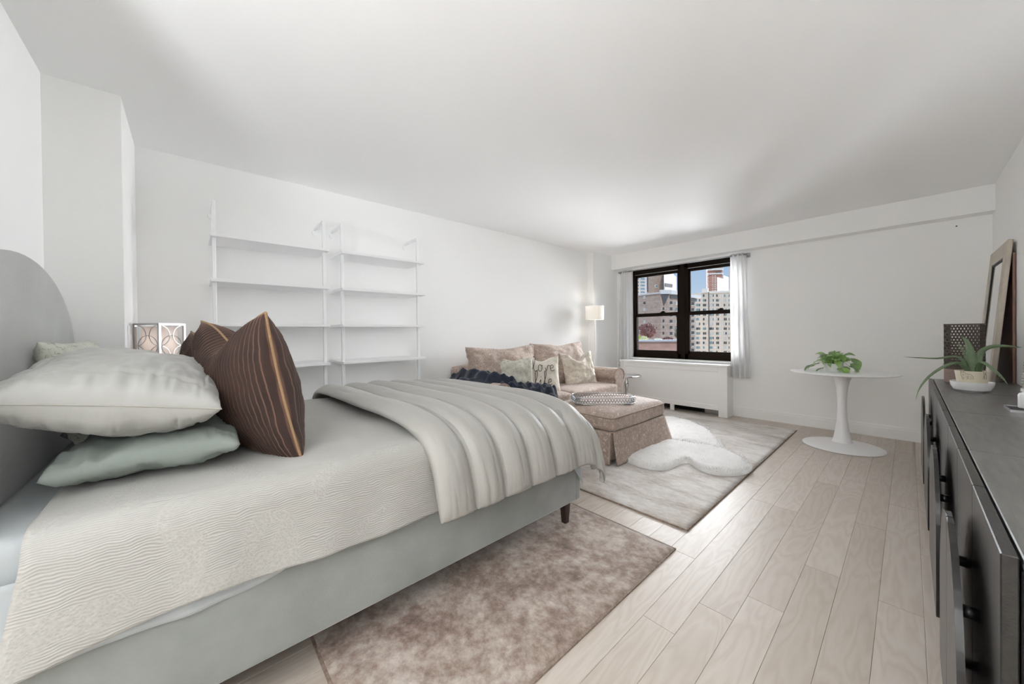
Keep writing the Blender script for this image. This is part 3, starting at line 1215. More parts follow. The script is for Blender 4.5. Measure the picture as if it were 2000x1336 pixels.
tag(grid('coverlet', 110, 170, coverlet_fn, M['coverlet'], None, .012, offset=1.0),
    'white textured coverlet spread over the bed beneath the quilt', 'coverlet')

# quilted duvet folded across the foot of the bed
SEAMS = [0.0, .165, .33, .505, .685, .865, 1.045, 1.20]
PROF = [(0.00, -2.95, .52), (.05, -2.95, .60), (.10, -2.92, .69), (.16, -2.83, .745), (.28, -2.55, .765), (.50, -2.05, .77),
        (.64, -1.70, .764), (.70, -1.53, .754), (.75, -1.42, .735), (.79, -1.345, .700), (.84, -1.292, .63), (.90, -1.270, .53), (.95, -1.260, .455),
        (1.0, -1.250, .385)]


def prof(u):
    for (a, x0, z0), (b, x1, z1) in zip(PROF, PROF[1:]):
        if u <= b:
            k = (u - a) / (b - a)
            return x0 + (x1 - x0) * k, z0 + (z1 - z0) * k
    return PROF[-1][1:]


def prof_s(u):
    acc = [0, 0, 0]
    for d in (-.03, -.015, 0, .015, .03):
        x, z = prof(min(1, max(0, u + d)))
        acc[0] += x
        acc[1] += z
    return acc[0] / 5, acc[1] / 5


def duvet_base(u, s):
    x, z = prof_s(u)
    y = .665 + .075 * max(0, (u - .5) / .5) ** 1.0 + s * (0.985 + .02 * u)
    # the front edge on top wanders a little
    y += .012 * noise.noise((u * 5, 0, 1)) * (1 - s)
    sl = min(1, max(0, (y - .95) / .7))
    z -= .036 * sl * sl * (3 - 2 * sl) * min(1, u / .2) * (1 if u < .8 else (1 - u) / .2)
    # over the foot end
    e0 = 1.66
    if y > e0:
        t = y - e0
        yy = e0 + .17 * (1 - exp(-t / .17)) + .02 * t
        z -= (t - (yy - e0)) * (.9 if u < .75 else .9)
        if u > .7:
            x += .05 * (u - .7) / .3 * min(1, t / .2)
        y = yy
    return Vector((x, y, z))


def duvet_fn(u, v):
    s = 1.20 * v
    p = duvet_base(u, s)
    du = duvet_base(min(1, u + .01), s) - duvet_base(max(0, u - .01), s)
    dv_ = duvet_base(u, min(1.2, s + .01)) - duvet_base(u, max(0, s - .01))
    n = du.cross(dv_)
    n.normalize()
    for a, b in zip(SEAMS, SEAMS[1:]):
        if s <= b + 1e-6:
            k = (s - a) / (b - a)
            break
    kk = min(1, max(0, k))
    dist = min(kk, 1 - kk) * (b - a)
    puff = max(0.0, sin(pi * kk)) ** .42
    if 0.02 < s < 1.18 and dist < .011:
        puff = .22 * (1 - (dist / .011) ** 2)
    amp = .050 if b - a > .16 else .034
    edge = min(1, (1 - u) * 14) ** .5 * min(1, u * 10) ** .5
    wr = .005 * fb(u * 7, s * 5, 2.0, 3) + .006 * abs(noise.noise((u * 4.0, s * 17, 4.0))) * (.4 + u)
    wr += .010 * abs(noise.noise((s * 26, u * 3.0, 8.0))) * max(0, (u - .75) / .25)
    p += n * ((amp * puff) * (.35 + .65 * edge) + wr * min(1, puff * 1.2))
    return p


qd = tag(empty('quilted_duvet', (-2.0, 1.2, .76)), 'ivory channel-quilted duvet folded across the foot of the bed', 'duvet')
bpy.context.view_layer.update()
dv = (grid('quilt', 120, 420, duvet_fn, M['duvet'], None, .035, offset=-1.0))
to_local(dv, qd)
for sm in SEAMS[1:-1]:
    for ds in (-.0105, .0105):
        P_ = [duvet_fn(.02 + .975 * i / 90, (sm + ds) / 1.20) + Vector((0, 0, .0004)) for i in range(91)]
        to_local(tube('stitch_line', P_, .0016, M['stitch'], None, 5), qd)


# pillows on the bed
tag(pillow('sleeping_pillow', .68, .43, .15, M['sham_grey'],
           basis((-1.86, -.062, .79), (-1.0, .08, .02), (-.05, 1.0, .04)), 56, .05, wr=.006, crease=3.0, seed=2, power=.38),
    'flat sage grey pillow under the white satin pillow', 'pillow')
tag(pillow('satin_pillow', .78, .47, .27, M['sham_white'],
           basis((-1.86, -.145, .975), (-1.0, .03, .03), (0.02, 1.0, -.17)), 80, .05, wr=.0045, crease=4.0, seed=5, power=.40, border=(.80, .005), pipe=M['sham_seam'], pipe_r=.0022),
    'plump off-white satin pillow with stitched border on the grey pillow', 'pillow')
tag(pillow('sleeping_pillow', .66, .48, .17, M['sham_grey'],
           basis((-2.50, -.13, .795), (-1.0, .0, .0), (0, 1.0, .05)), 40, .05, wr=.006, seed=12, power=.38),
    'grey pillow on the far side of the bed, behind the satin pillow', 'pillow')
tag(pillow('leaf_pillow', .62, .42, .16, M['pil_leaf'],
           basis((-2.35, -.325, .94), (-1.0, .05, .0), (0, -.25, 1.0)), 40, .06, wr=.006, seed=9),
    'sage leaf-patterned pillow corner propped against the headboard', 'pillow')
tag(pillow('corduroy_cushion', .64, .56, .26, M['cord'],
           basis((-1.80, .175, .955), (-.965, -.24, -.02), (-.06, -.22, 1.0)), 90, .08, wr=.0028, crease=.3, seed=3, rib=.007, ribs=38,
           dent=.10, power=.50, pipe=M['gold_cord'], pipe_r=.0045, nu=300),
    'large brown corduroy cushion with gold piping, nearest to the viewer', 'cushion')
tag(pillow('corduroy_cushion', .58, .52, .22, M['cord'],
           basis((-2.42, .08, .93), (-.99, -.10, -.01), (-.05, -.16, 1.0)), 70, .08, wr=.0028, crease=.3, seed=8, rib=.007, ribs=38,
           dent=.07, power=.50, pipe=M['gold_cord'], pipe_r=.0045, nu=300),
    'brown corduroy cushion with gold piping behind the larger one', 'cushion')

# ------------------------------------------------------------------ rugs
def rug(name, x0, x1, y0, y1, th, m, label, rot=0.0, seed=0):
    root = tag(empty(name, ((x0 + x1) / 2, (y0 + y1) / 2, 0), rot), label, 'rug')
    hx, hy = (x1 - x0) / 2, (y1 - y0) / 2
    nx, ny = int(hx * 50), int(hy * 50)

    def fn(u, v):
        x, y = -hx + 2 * hx * u, -hy + 2 * hy * v
        ed = min(hx - abs(x), hy - abs(y))
        z = th - .006 * exp(-ed / .006) + .0022 * fb(x * 14, y * 14, seed)
        x += .004 * noise.noise((y * 7, seed, 0)) * (abs(u - .5) > .49)
        y += .004 * noise.noise((x * 7, seed, 4)) * (abs(v - .5) > .49)
        return (x, y, z)
    grid('pile', nx, ny, fn, m, root, th - .003)
    e_ = .006
    boxes('binding', [(-hx - e_, -hx + .004, -hy, hy, 0, th * .6), (hx - .004, hx + e_, -hy, hy, 0, th * .6),
                      (-hx - e_, hx + e_, -hy - e_, -hy + .004, 0, th * .6), (-hx - e_, hx + e_, hy - .004, hy + e_, 0, th * .6)],
          M['rug_edge'], root)
    return root


rug('bedside_rug', -2.55, -.832, .335, 1.895, .013, M['rug_brown'], 'mottled taupe pile rug lying under the bed', 0.0, 1)
rug('living_rug', -2.75, -.862, 2.125, 5.15, .016, M['rug_pale'], 'pale mottled grey rug under the ottoman and sheepskin', 0.0, 5)

# sheepskin
sk = tag(empty('sheepskin_rug', (-1.5, 3.6, .016)), 'white double-lobed sheepskin lying on the pale grey rug', 'sheepskin')
SK = [(-1.72, 2.86), (-1.60, 2.80), (-1.484, 2.79), (-1.38, 2.81), (-1.31, 2.90), (-1.31, 3.08), (-1.27, 3.20), (-1.17, 3.09),
      (-1.07, 3.05), (-.97, 3.08), (-.89, 3.17), (-.845, 3.32), (-.87, 3.47), (-.99, 3.62), (-1.10, 3.70), (-1.15, 3.74), (-1.19, 3.83),
      (-1.25, 3.95), (-1.38, 4.17), (-1.45, 4.25), (-1.48, 4.33), (-1.62, 4.46), (-1.78, 4.60), (-1.95, 4.68), (-2.12, 4.66),
      (-2.2, 4.5), (-2.22, 4.1), (-2.2, 3.5), (-2.1, 3.1), (-1.9, 2.92)]


def smooth_loop(P, it=2):
    for _ in range(it):
        Q = []
        for i in range(len(P)):
            a, b = P[i], P[(i + 1) % len(P)]
            Q += [(a[0] * .75 + b[0] * .25, a[1] * .75 + b[1] * .25), (a[0] * .25 + b[0] * .75, a[1] * .25 + b[1] * .75)]
        P = Q
    return P


SKs = smooth_loop(SK, 2)
bm = bmesh.new()
cxk, cyk = -1.62, 3.65
ring_prev = None
NR = 16
for k in range(NR + 1):
    f = k / NR
    ring = []
    for (x, y) in SKs:
        ff = 1 - (1 - f) ** 1.0
        px_, py_ = cxk + (x - cxk) * ff, cyk + (y - cyk) * ff
        d = sqrt((x - cxk) ** 2 + (y - cyk) ** 2) * (1 - ff)
        z = .044 * (1 - exp(-d / .03)) + .004 + .010 * fb(px_ * 9, py_ * 9, 3) * min(1, d / .05)
        z += -.014 * exp(-((py_ - (3.72 + .12 * (px_ + 1.2))) / .03) ** 2) * min(1, d / .05)
        ring.append(bm.verts.new((px_ + 1.5, py_ - 3.6, z)))
    if ring_prev:
        for i in range(len(ring)):
            j = (i + 1) % len(ring)
            bm.faces.new((ring_prev[i], ring_prev[j], ring[j], ring[i]))
    ring_prev = ring
bm_obj('hide', bm, M['fur'], sk, True)
rg = random.Random(21)
bm = bmesh.new()


def inside(x, y, P):
    c = False
    for i in range(len(P)):
        (x1, y1), (x2, y2) = P[i], P[i - 1]
        if (y1 > y) != (y2 > y) and x < (x2 - x1) * (y - y1) / (y2 - y1) + x1:
            c = not c
    return c


def tuft(x, y, z, ox, oy, h, w):
    a = rg.uniform(0, pi)
    dx, dy = cos(a) * w, sin(a) * w
    bm.faces.new([bm.verts.new(v) for v in ((x - dx, y - dy, z), (x + dx, y + dy, z), (x + ox, y + oy, z + h))])


cnt = 0
while cnt < 9000:
    x, y = rg.uniform(-2.25, -.83), rg.uniform(2.77, 4.70)
    if inside(x, y, SKs):
        fx, fy = fb(x * 5, y * 5, 0) * .03, fb(x * 5, y * 5, 7) * .03
        tuft(x + 1.5, y - 3.6, .032 + .010 * fb(x * 9, y * 9, 3), fx + rg.gauss(0, .008), fy + rg.gauss(0, .008), rg.uniform(.010, .024), .004)
        cnt += 1
for i in range(len(SKs)):
    (x1, y1), (x2, y2) = SKs[i], SKs[(i + 1) % len(SKs)]
    L = sqrt((x2 - x1) ** 2 + (y2 - y1) ** 2)
    nx, ny = (y2 - y1) / L, -(x2 - x1) / L
    for q in range(int(L / .0022)):
        t = rg.random()
        tuft(x1 + (x2 - x1) * t + 1.5 - nx * .012, y1 + (y2 - y1) * t - 3.6 - ny * .012, rg.uniform(.002, .022),
             nx * rg.uniform(.012, .028), ny * rg.uniform(.012, .028), rg.uniform(-.006, .004), .004)
f = bm_obj('fur', bm, M['fur'], sk)
f['kind'] = 'stuff'

# ------------------------------------------------------------------ sofa
SY0, SY1, SXB, SXF = 2.10, 4.40, -3.43, -2.60
sofa = tag(empty('sofa', ((SXB + SXF) / 2, (SY0 + SY1) / 2, 0)), 'taupe vine-patterned two-seat sofa with rolled arms', 'sofa')


def cushion(name, x0, x1, y0, y1, z0, z1, m, root=None, crown=.03, r=.35, lean=0.0, pipe=True, n=20, seed=0, crown_axis='z', taper=0.0):
    """puffed rounded box with a piped seam; crown on top and bottom"""
    hx, hy, hz_ = (x1 - x0) / 2, (y1 - y0) / 2, (z1 - z0) / 2
    c = Vector(((x0 + x1) / 2, (y0 + y1) / 2, (z0 + z1) / 2))
    bm = bmesh.new()
    bmesh.ops.create_cube(bm, size=2.0)
    bmesh.ops.subdivide_edges(bm, edges=bm.edges[:], cuts=n, use_grid_fill=True)
    rad = min(hx, hy, hz_) * r
    for v in bm.verts:
        p = Vector((v.co.x * hx, v.co.y * hy, v.co.z * hz_))
        # round the corners
        q = Vector((max(-hx + rad, min(hx - rad, p.x)), max(-hy + rad, min(hy - rad, p.y)), max(-hz_ + rad, min(hz_ - rad, p.z))))
        d = p - q
        if d.length > 1e-9:
            p = q + d.normalized() * rad
        a, b, g = v.co.x, v.co.y, v.co.z
        w3 = {'z': ((1 - a * a) * (1 - b * b), 2), 'x': ((1 - b * b) * (1 - g * g), 0)}[crown_axis]
        p[w3[1]] += crown * max(0, w3[0]) ** .6 * (1 if p[w3[1]] > 0 else -1)
        nz_ = .006 * fb(p.x * 4 + seed, p.y * 4, p.z * 4 + seed)
        p += p.normalized() * nz_
        if lean:
            p.x -= lean * (p.z + hz_)
        if taper:
            p.y *= 1 + taper * (p.z / hz_)
        v.co = p
    o = bm_obj(name, bm, m, None, True)
    o.location = c
    bpy.context.view_layer.update()
    if root:
        to_local(o, root)
    return o


def into(o, root):
    return to_local(o, root)


cushion('base', SXB + .05, SXF + .015, SY0 + .12, SY1 - .12, .10, .31, M['sofa'], sofa, .004, .15, n=10)
cushion('back_frame', SXB, SXB + .20, SY0 + .05, SY1 - .05, .12, .80, M['sofa'], sofa, .01, .5, n=12)
ym = (SY0 + SY1) / 2
for i, (a, b) in enumerate(((SY0 + .20, ym - .004), (ym + .004, SY1 - .20))):
    sc_ = cushion('seat_cushion', SXB + .18, SXF + .03, a, b, .31, .47, M['sofa'], sofa, .022, .45, seed=i)
    bc_ = pillow('back_cushion', b - a + .10, .60, .27, M['sofa'], basis((SXB + .27, (a + b) / 2 - .02 + .03 * i, .715 + .012 * i), (0, 1, 0), (-.24, 0, 1)),
                 44, .07, wr=.010, seed=i + 41, power=.36, dent=.025)
    into(bc_, sofa)


def roll_arm(y0, y1, name='arm'):
    """arm with a rolled top: outline in YZ, swept along X"""
    w = y1 - y0
    cy = (y0 + y1) / 2
    out = [(cy - w * .36, .08), (cy + w * .36, .08), (cy + w * .36, .50)]
    for i in range(13):
        a = -pi * .25 + (pi * 1.5) * i / 12
        out.append((cy + w * .52 * cos(a), .575 + .095 * sin(a)))
    out.append((cy - w * .36, .50))
    o = prism(name, out, SXF - SXB - .03, M['sofa'], None, Matrix(((0, 0, 1, SXB + .03), (1, 0, 0, 0), (0, 1, 0, 0), (0, 0, 0, 1))), bev=.012, seg=2)
    into(o, sofa)
    p = [(SXF + .002, y, z) for y, z in out[3:-1]]
    tb = tube('arm_piping', p, .006, M['sofa_pipe'])
    into(tb, sofa)


roll_arm(SY0, SY0 + .23)
roll_arm(SY1 - .23, SY1)
# skirt
sk_o = boxes('skirt', [(SXB + .05, SXF + .02, SY0 + .10, SY1 - .10, .02, .13)], M['sofa'], None, .004)
into(sk_o, sofa)

# sofa cushions
tag(pillow('throw_pillow', .44, .44, .15, M['pil_sage'], basis((-2.98, 2.72, .665), (.62, .78, .0), (-.30, .05, 1.0)), 36, .06, wr=.01, seed=31, dent=.03),
    'sage vine-patterned cushion by the navy throw', 'cushion')
lp = tag(pillow('script_pillow', .43, .43, .14, M['pil_cream'], basis((-2.88, 3.06, .665), (.58, .80, .0), (-.28, .04, 1.0)), 36, .06, wr=.006, seed=33, dent=.05,
                pipe=M['pil_cream'], pipe_r=.003), 'cream linen cushion with black handwritten words', 'cushion')


def strokes(root, segs, zf, r=.0035, m=None):
    bm = bmesh.new()
    for s in segs:
        P = [Vector((x, y, zf(x, y))) for x, y in s]
        Q = []
        for i in range(len(P) - 1):
            p0, p1, p2, p3 = P[max(0, i - 1)], P[i], P[i + 1], P[min(len(P) - 1, i + 2)]
            for t in (0, .25, .5, .75):
                Q.append(.5 * ((2 * p1) + (p2 - p0) * t + (2 * p0 - 5 * p1 + 4 * p2 - p3) * t * t + (3 * p1 - p0 - 3 * p2 + p3) * t ** 3))
        Q.append(P[-1])
        add_tube(bm, Q, r, 5)
    return bm_obj('lettering', bm, m or M['ink'], root, True)


def word(letters, x0, y0, s):
    G = {
        'l': ([[(0, .1), (.2, .55), (.28, 1.0), (.16, 1.1), (.1, .8), (.12, .2), (.25, 0), (.42, .12)]], .40),
        'o': ([[(.05, .2), (.1, .42), (.25, .46), (.34, .26), (.25, .02), (.1, .02), (.05, .2)], [(.25, .44), (.5, .36)]], .45),
        'v': ([[(0, .36), (.08, .42), (.2, .02), (.34, .42), (.5, .36)]], .46),
        'e': ([[(.02, .2), (.26, .26), (.24, .44), (.1, .42), (.04, .2), (.14, .0), (.34, .08)]], .36),
        'i': ([[(0, .2), (.1, .42), (.1, .08), (.2, .0), (.32, .14)], [(.11, .62), (.13, .66)]], .30),
        'f': ([[(0, .1), (.22, .7), (.24, 1.05), (.12, 1.0), (.12, .3), (.1, -.4), (.2, -.35), (.18, .05), (.36, .14)]], .36),
    }
    out, x = [], x0
    for ch in letters:
        st, w = G[ch]
        for s_ in st:
            out.append([(x + p[0] * s, y0 + p[1] * s) for p in s_])
        x += w * s
    return out


def pil_z(x, y, w=.43, h=.43, t=.14):
    u, v = 2 * x / w, 2 * y / h
    return t / 2 * max(0, (1 - u * u) * (1 - v * v)) ** .45 + .009


strokes(lp, word('love', -.12, .03, .16) + word('life', -.10, -.13, .15), pil_z)
tag(pillow('paisley_pillow', .50, .46, .17, M['pil_gold'], basis((-2.93, 3.83, .675), (.30, .95, .04), (-.30, .02, 1.0)), 40, .07, wr=.012, seed=35, dent=.13),
    'cream paisley cushion with chopped top by the far arm', 'cushion')

# navy throw over the near arm and seat
THR = [((-3.36, 2.16, .70), .16), ((-3.20, 2.20, .74), .22), ((-3.02, 2.22, .765), .26), ((-2.86, 2.24, .755), .24), ((-2.76, 2.29, .73), .17), ((-2.70, 2.37, .70), .13),
       ((-2.66, 2.46, .65), .14), ((-2.62, 2.56, .625), .18), ((-2.58, 2.66, .62), .21), ((-2.54, 2.75, .61), .20), ((-2.52, 2.82, .58), .16)]


def thr_fn(u, v):
    f = v * (len(THR) - 1)
    i = min(int(f), len(THR) - 2)
    k = f - i
    k2 = k * k * (3 - 2 * k)
    (p, w), (q, w2) = THR[i], THR[i + 1]
    c = Vector(p).lerp(Vector(q), k)
    ww = w + (w2 - w) * k2
    t = Vector(q) - Vector(p)
    t.z = 0
    t.normalize()
    side = Vector((t.y, -t.x, 0))
    a = (u - .5) * 2
    z = -.16 * abs(a) ** 2.2 * (1 if v < .5 else .45)
    fold = .022 * sin(a * 9 + 3 * noise.noise((v * 4, 0, 2)) + 2.0 * v) + .03 * fb(a * 2.5, v * 9, 4) + .010 * sin(v * 70 + 3 * a)
    return c + side * (a * ww * .95) + Vector((0, 0, z + fold)) + side * .02 * fb(a, v * 8, 9)


tag(grid('throw_blanket', 44, 120, thr_fn, M['navy'], None, .014), 'navy knitted throw crumpled over the near sofa arm', 'blanket')

# ------------------------------------------------------------------ ottoman
OX0, OX1, OY0, OY1 = -2.42, -1.70, 2.68, 3.66
ott = tag(empty('ottoman', ((OX0 + OX1) / 2, (OY0 + OY1) / 2, .016)), 'taupe vine-patterned skirted ottoman with piped cushion top', 'ottoman')
bpy.context.view_layer.update()
cushion('cushion_top', OX0 - .005, OX1 + .012, OY0 - .012, OY1 + .012, .285, .432, M['sofa'], ott, .055, .62, seed=2)


def rect_loop(x0, x1, y0, y1, r, z, n=6, wav=None):
    P = []
    for cx, cy, a0 in ((x1 - r, y1 - r, 0), (x0 + r, y1 - r, pi / 2), (x0 + r, y0 + r, pi), (x1 - r, y0 + r, 1.5 * pi)):
        for i in range(n + 1):
            a = a0 + pi / 2 * i / n
            P.append((cx + r * cos(a), cy + r * sin(a), z))
    return P


into(tube('cushion_piping', rect_loop(OX0 + .0, OX1 + .010, OY0 - .010, OY1 + .010, .05, .412), .006, M['sofa_pipe'], None, 6, True), ott)
into(tube('band_piping', rect_loop(OX0, OX1 + .004, OY0 - .004, OY1 + .004, .03, .288), .005, M['sofa_pipe'], None, 6, True), ott)


def skirt_panel(ax, fixed, a0, a1, out, z0=.026, z1=.29, flare=.05):
    def fn(u, v):
        a = a0 + (a1 - a0) * u
        z = z1 + (z0 - z1) * v
        fl = flare * v ** 1.3 + .007 * sin(u * 9) * v + .008 * noise.noise((u * 4, ax, fixed)) * v
        sp = (u - .5) * .03 * v
        a += sp
        if ax == 'x':
            return (fixed + out * fl, a, z)
        return (a, fixed + out * fl, z)
    return into(grid('skirt_panel', 24, 10, fn, M['sofa'], None, .008), ott)


skirt_panel('x', OX1, OY0 + .01, OY1, 1) if False else None
for args in ((0, OX1, OY0 + .012, OY1 - .012, 1), (0, OX0, OY0 + .012, OY1 - .012, -1)):
    def fnx(u, v, args=args):
        _, fx_, a0, a1, out = args
        z = .29 + (.024 - .29) * v
        fl = .045 * v ** 1.3 + .008 * sin(u * 8 + 1) * v + .03 * v * exp(-((u - 1) / .12) ** 2)
        return (fx_ + out * fl, a0 + (a1 - a0) * u + (u - .5) * .05 * v, z)
    into(grid('skirt_panel', 30, 10, fnx, M['sofa'], None, .008), ott)
for args in ((OY0, OX0 + .012, OX1 - .012, -1), (OY1, OX0 + .012, OX1 - .012, 1)):
    def fny(u, v, args=args):
        fy_, a0, a1, out = args
        z = .29 + (.024 - .29) * v
        fl = .035 * v ** 1.3 + .006 * sin(u * 8) * v
        return (a0 + (a1 - a0) * u + (u - .5) * .03 * v, fy_ + out * fl, z)
    into(grid('skirt_panel', 30, 10, fny, M['sofa'], None, .008), ott)
into(boxes('skirt_lining', [(OX0 + .03, OX1 - .01, OY0 + .012, OY1 - .012, .05, .29)], M['sofa']), ott)

# lattice tray
tr = tag(empty('lattice_tray', (-2.02, 3.02, .468), atan2(.74, .67)), 'silver openwork lattice tray with clipped corners on the ottoman', 'tray')
bpy.context.view_layer.update()
TA, TB, TC_ = .29, .155, .07
TP = [(TA, -TB + TC_), (TA, TB - TC_), (TA - TC_, TB), (-TA + TC_, TB), (-TA, TB - TC_), (-TA, -TB + TC_), (-TA + TC_, -TB), (TA - TC_, -TB)]
prism('mirror_base', TP, .004, M['mirror'], tr)
for z in (.006, .066):
    tube('rim', [(x, y, z) for x, y in TP], .0035, M['chrome'], tr, 6, True)
bm = bmesh.new()
for i in range(8):
    a, b = Vector(TP[i]), Vector(TP[(i + 1) % 8])
    L = (b - a).length
    nn = max(1, round(L / .027))
    for q in range(nn):
        for row, zz in enumerate((.023, .045)):
            f = (q + .5 + (.5 if row == 1 else 0)) / nn
            if f > 1:
                continue
            c = a.lerp(b, f)
            d = (b - a).normalized()
            hexp = [(c.x + d.x * .0135 * cos(pi / 3 * j + pi / 6), c.y + d.y * .0135 * cos(pi / 3 * j + pi / 6), zz + .0135 * sin(pi / 3 * j + pi / 6)) for j in range(6)]
            add_tube(bm, hexp, .0018, 4, True)
lt = bm_obj('lattice_wall', bm, M['tray_metal'], tr)
lt['kind'] = 'stuff'

# ------------------------------------------------------------------ silver side table
st = tag(empty('pedestal_side_table', (-2.83, 4.86, 0)), 'small silver pedestal side table between sofa arm and radiator cover', 'side table')
lathe('table_top', [(0, .478), (.06, .478), (.20, .488), (.215, .494), (.215, .506), (.208, .508), (.20, .500), (0, .498)], M['chrome'], st, 48)
lathe('stem', [(.035, .478), (.022, .465), (.020, .44), (.032, .40), (.034, .37), (.022, .30), (.016, .22), (.02, .14), (.035, .10), (.024, .085), (.03, .06)],
      M['chrome'], st, 24)
lathe('foot', [(.03, .06), (.07, .045), (.12, .03), (.13, .016), (.13, 0.0)], M['chrome'], st, 36)

# ------------------------------------------------------------------ floor lamp
fl_ = tag(empty('floor_lamp', (-3.22, 4.62, 0)), 'white drum-shade floor lamp in the corner behind the sofa', 'floor lamp')
lathe('base', [(0, 0), (.12, 0), (.125, .008), (.12, .018), (.02, .026), (0, .026)], M['white_metal'], fl_, 32)
lathe('pole', [(.011, .02), (.011, 1.44)], M['white_metal'], fl_, 12)
shade_m = mat('linen lamp shade', 'F6F3EC', 0.8)
translucent(shade_m, 0.5)
lathe('shade', [(.137, 1.345), (.137, 1.555), (.133, 1.555), (.133, 1.345), (.137, 1.345)], shade_m, fl_, 40, caps=False)
lathe('bulb', [(0, 1.42), (.022, 1.435), (.03, 1.46), (.02, 1.49), (0, 1.50)], emit('bulb glow', 'FFF4E2', 12.0), fl_, 16)
lamp('floor_lamp_light', 'POINT', (-3.22, 4.62, 1.46), 4.0, (1.0, .93, .84), shadow_soft_size=.04)

# ------------------------------------------------------------------ curtains
rod = tag(empty('curtain_rod', (-2.32, 5.40, 2.15)), 'thin steel curtain rod across the window head', 'curtain rod')
tube('rod', [(-.96, 0, 0), (.92, 0, 0)], .009, M['steel'], rod, 10)
for x in (-.95, .91):
    boxes('bracket', [(x - .012, x + .012, 0, .10, -.012, .012), (x - .02, x + .02, .085, .10, -.03, .03)], M['steel'], rod)


def curtain(xt0, xt1, xb0, xb1, z0, z1, y0, nf, label, seed):
    def fn(u, v):
        z = z1 + (z0 - z1) * v
        k = v ** .8
        x = (xt0 + (xt1 - xt0) * u) * (1 - k) + (xb0 + (xb1 - xb0) * u) * k
        am = .016 + .020 * v
        y = y0 + am * sin(u * nf * 2 * pi + .8 * noise.noise((u * 2, v * 2, seed))) + .012 * noise.noise((u * 3, v * 3, seed + 5))
        return (x, y, z)
    root = tag(empty('curtain', ((xt0 + xt1) / 2, y0, z1)), label, 'curtain', 'window curtains')
    bpy.context.view_layer.update()
    into(grid('panel', 90, 40, fn, M['curtain'], None, .002), root)
    for i in range(3):
        x = xt0 + (xt1 - xt0) * (i + .5) / 3
        into(tube('tab_ring', [(x, y0 + .014 * cos(a), z1 - .015 + .014 * sin(a)) for a in [2 * pi * q / 12 for q in range(12)]], .003, M['steel'], None, 6, True), root)
    return root


curtain(-3.225, -3.11, -3.30, -3.09, .58, 2.172, 5.40, 3, 'narrow white curtain left of the window, tied back towards the wall', 2)
curtain(-1.60, -1.42, -1.60, -1.37, .53, 2.175, 5.40, 3.5, 'white sheer curtain hanging right of the window', 6)

# ------------------------------------------------------------------ wall shelves
def shelf_unit(y0, y1, posts, label):
    root = tag(empty('wall_shelf_unit', (-3.30, (y0 + y1) / 2, 0)), label, 'shelf unit', 'white wall shelf units')
    bpy.context.view_layer.update()
    for z in (1.84, 1.535, 1.232, .922, .61, .30):
        into(box('shelf', XL + .005, -3.125, y0, y1, z - .011, z + .011, M['white_lac'], None, .002, 1), root)
    for y in posts:
        into(box('post', -3.214, -3.188, y - .011, y + .011, 0.0, 2.09, M['white_metal'], None, .003, 1), root)
        into(box('wall_arm', XL, -3.19, y - .009, y + .009, 2.065, 2.09, M['white_metal'], None, .003, 1), root)
        bm = bmesh.new()
        bmesh.ops.create_cone(bm, cap_ends=True, segments=20, radius1=.022, radius2=.02, depth=.008)
        o = bm_obj('wall_plate', bm, M['white_metal'])
        o.rotation_euler = (0, pi / 2, 0)
        o.location = (XL + .004, y, 2.045)
        bpy.context.view_layer.update()
        into(o, root)
    return root


shelf_unit(.115, .85, (.137, .828), 'white wall shelf unit nearer the bedside lamp')
shelf_unit(.945, 1.70, (.967, 1.66), 'white wall shelf unit nearer the sofa')

# ------------------------------------------------------------------ nightstand and bedside lamp
ns = tag(empty('nightstand', (-3.13, -.02, 0)), 'white nightstand hidden behind the pillows, carrying the square lamp', 'nightstand')
bpy.context.view_layer.update()
for args in (('top', -3.36, -2.90, -.235, .095, .60, .625), ('body', -3.34, -2.92, -.23, .085, .12, .60), ('drawer', -2.92, -2.905, -.215, .07, .37, .585),
             ('drawer', -2.92, -2.905, -.215, .07, .14, .355)):
    into(box(args[0], *args[1:], M['white_lac'], None, .004, 1), ns)
for x in (-3.32, -2.97):
    for y in (-.21, .05):
        into(box('leg', x, x + .03, y, y + .03, 0, .12, M['white_lac'], None, .002, 1), ns)
LC = Vector((-3.11, -.130, .625))
bl = tag(empty('square_table_lamp', LC, pi / 4), 'square bedside lamp with interlaced metal circles over a glowing shade', 'table lamp')
S2 = .077
ZB, ZT = .03, .612
shade2 = mat('blush lamp shade', 'DFD2CB', 0.75)
translucent(shade2, 0.12)
boxes('base', [(-S2, S2, -S2, S2, 0, .03)], M['steel'], bl, .003)
boxes('frame', [(sx * S2 - .006, sx * S2 + .006, sy * S2 - .006, sy * S2 + .006, ZB, ZT) for sx in (-1, 1) for sy in (-1, 1)] +
      [(-S2, S2, s * S2 - .006, s * S2 + .006, z - .006, z + .006) for s in (-1, 1) for z in (ZT - .006, ZB + .006)] +
      [(s * S2 - .006, s * S2 + .006, -S2, S2, z - .006, z + .006) for s in (-1, 1) for z in (ZT - .006, ZB + .006)], M['steel'], bl)
ss = S2 - .02
bm = bmesh.new()
P = [(-ss, -ss), (ss, -ss), (ss, ss), (-ss, ss)]
va = [bm.verts.new((x, y, ZB)) for x, y in P]
vb = [bm.verts.new((x, y, ZT - .02)) for x, y in P]
for i in range(4):
    bm.faces.new((va[i], va[(i + 1) % 4], vb[(i + 1) % 4], vb[i]))
bm_obj('shade', bm, shade2, bl)
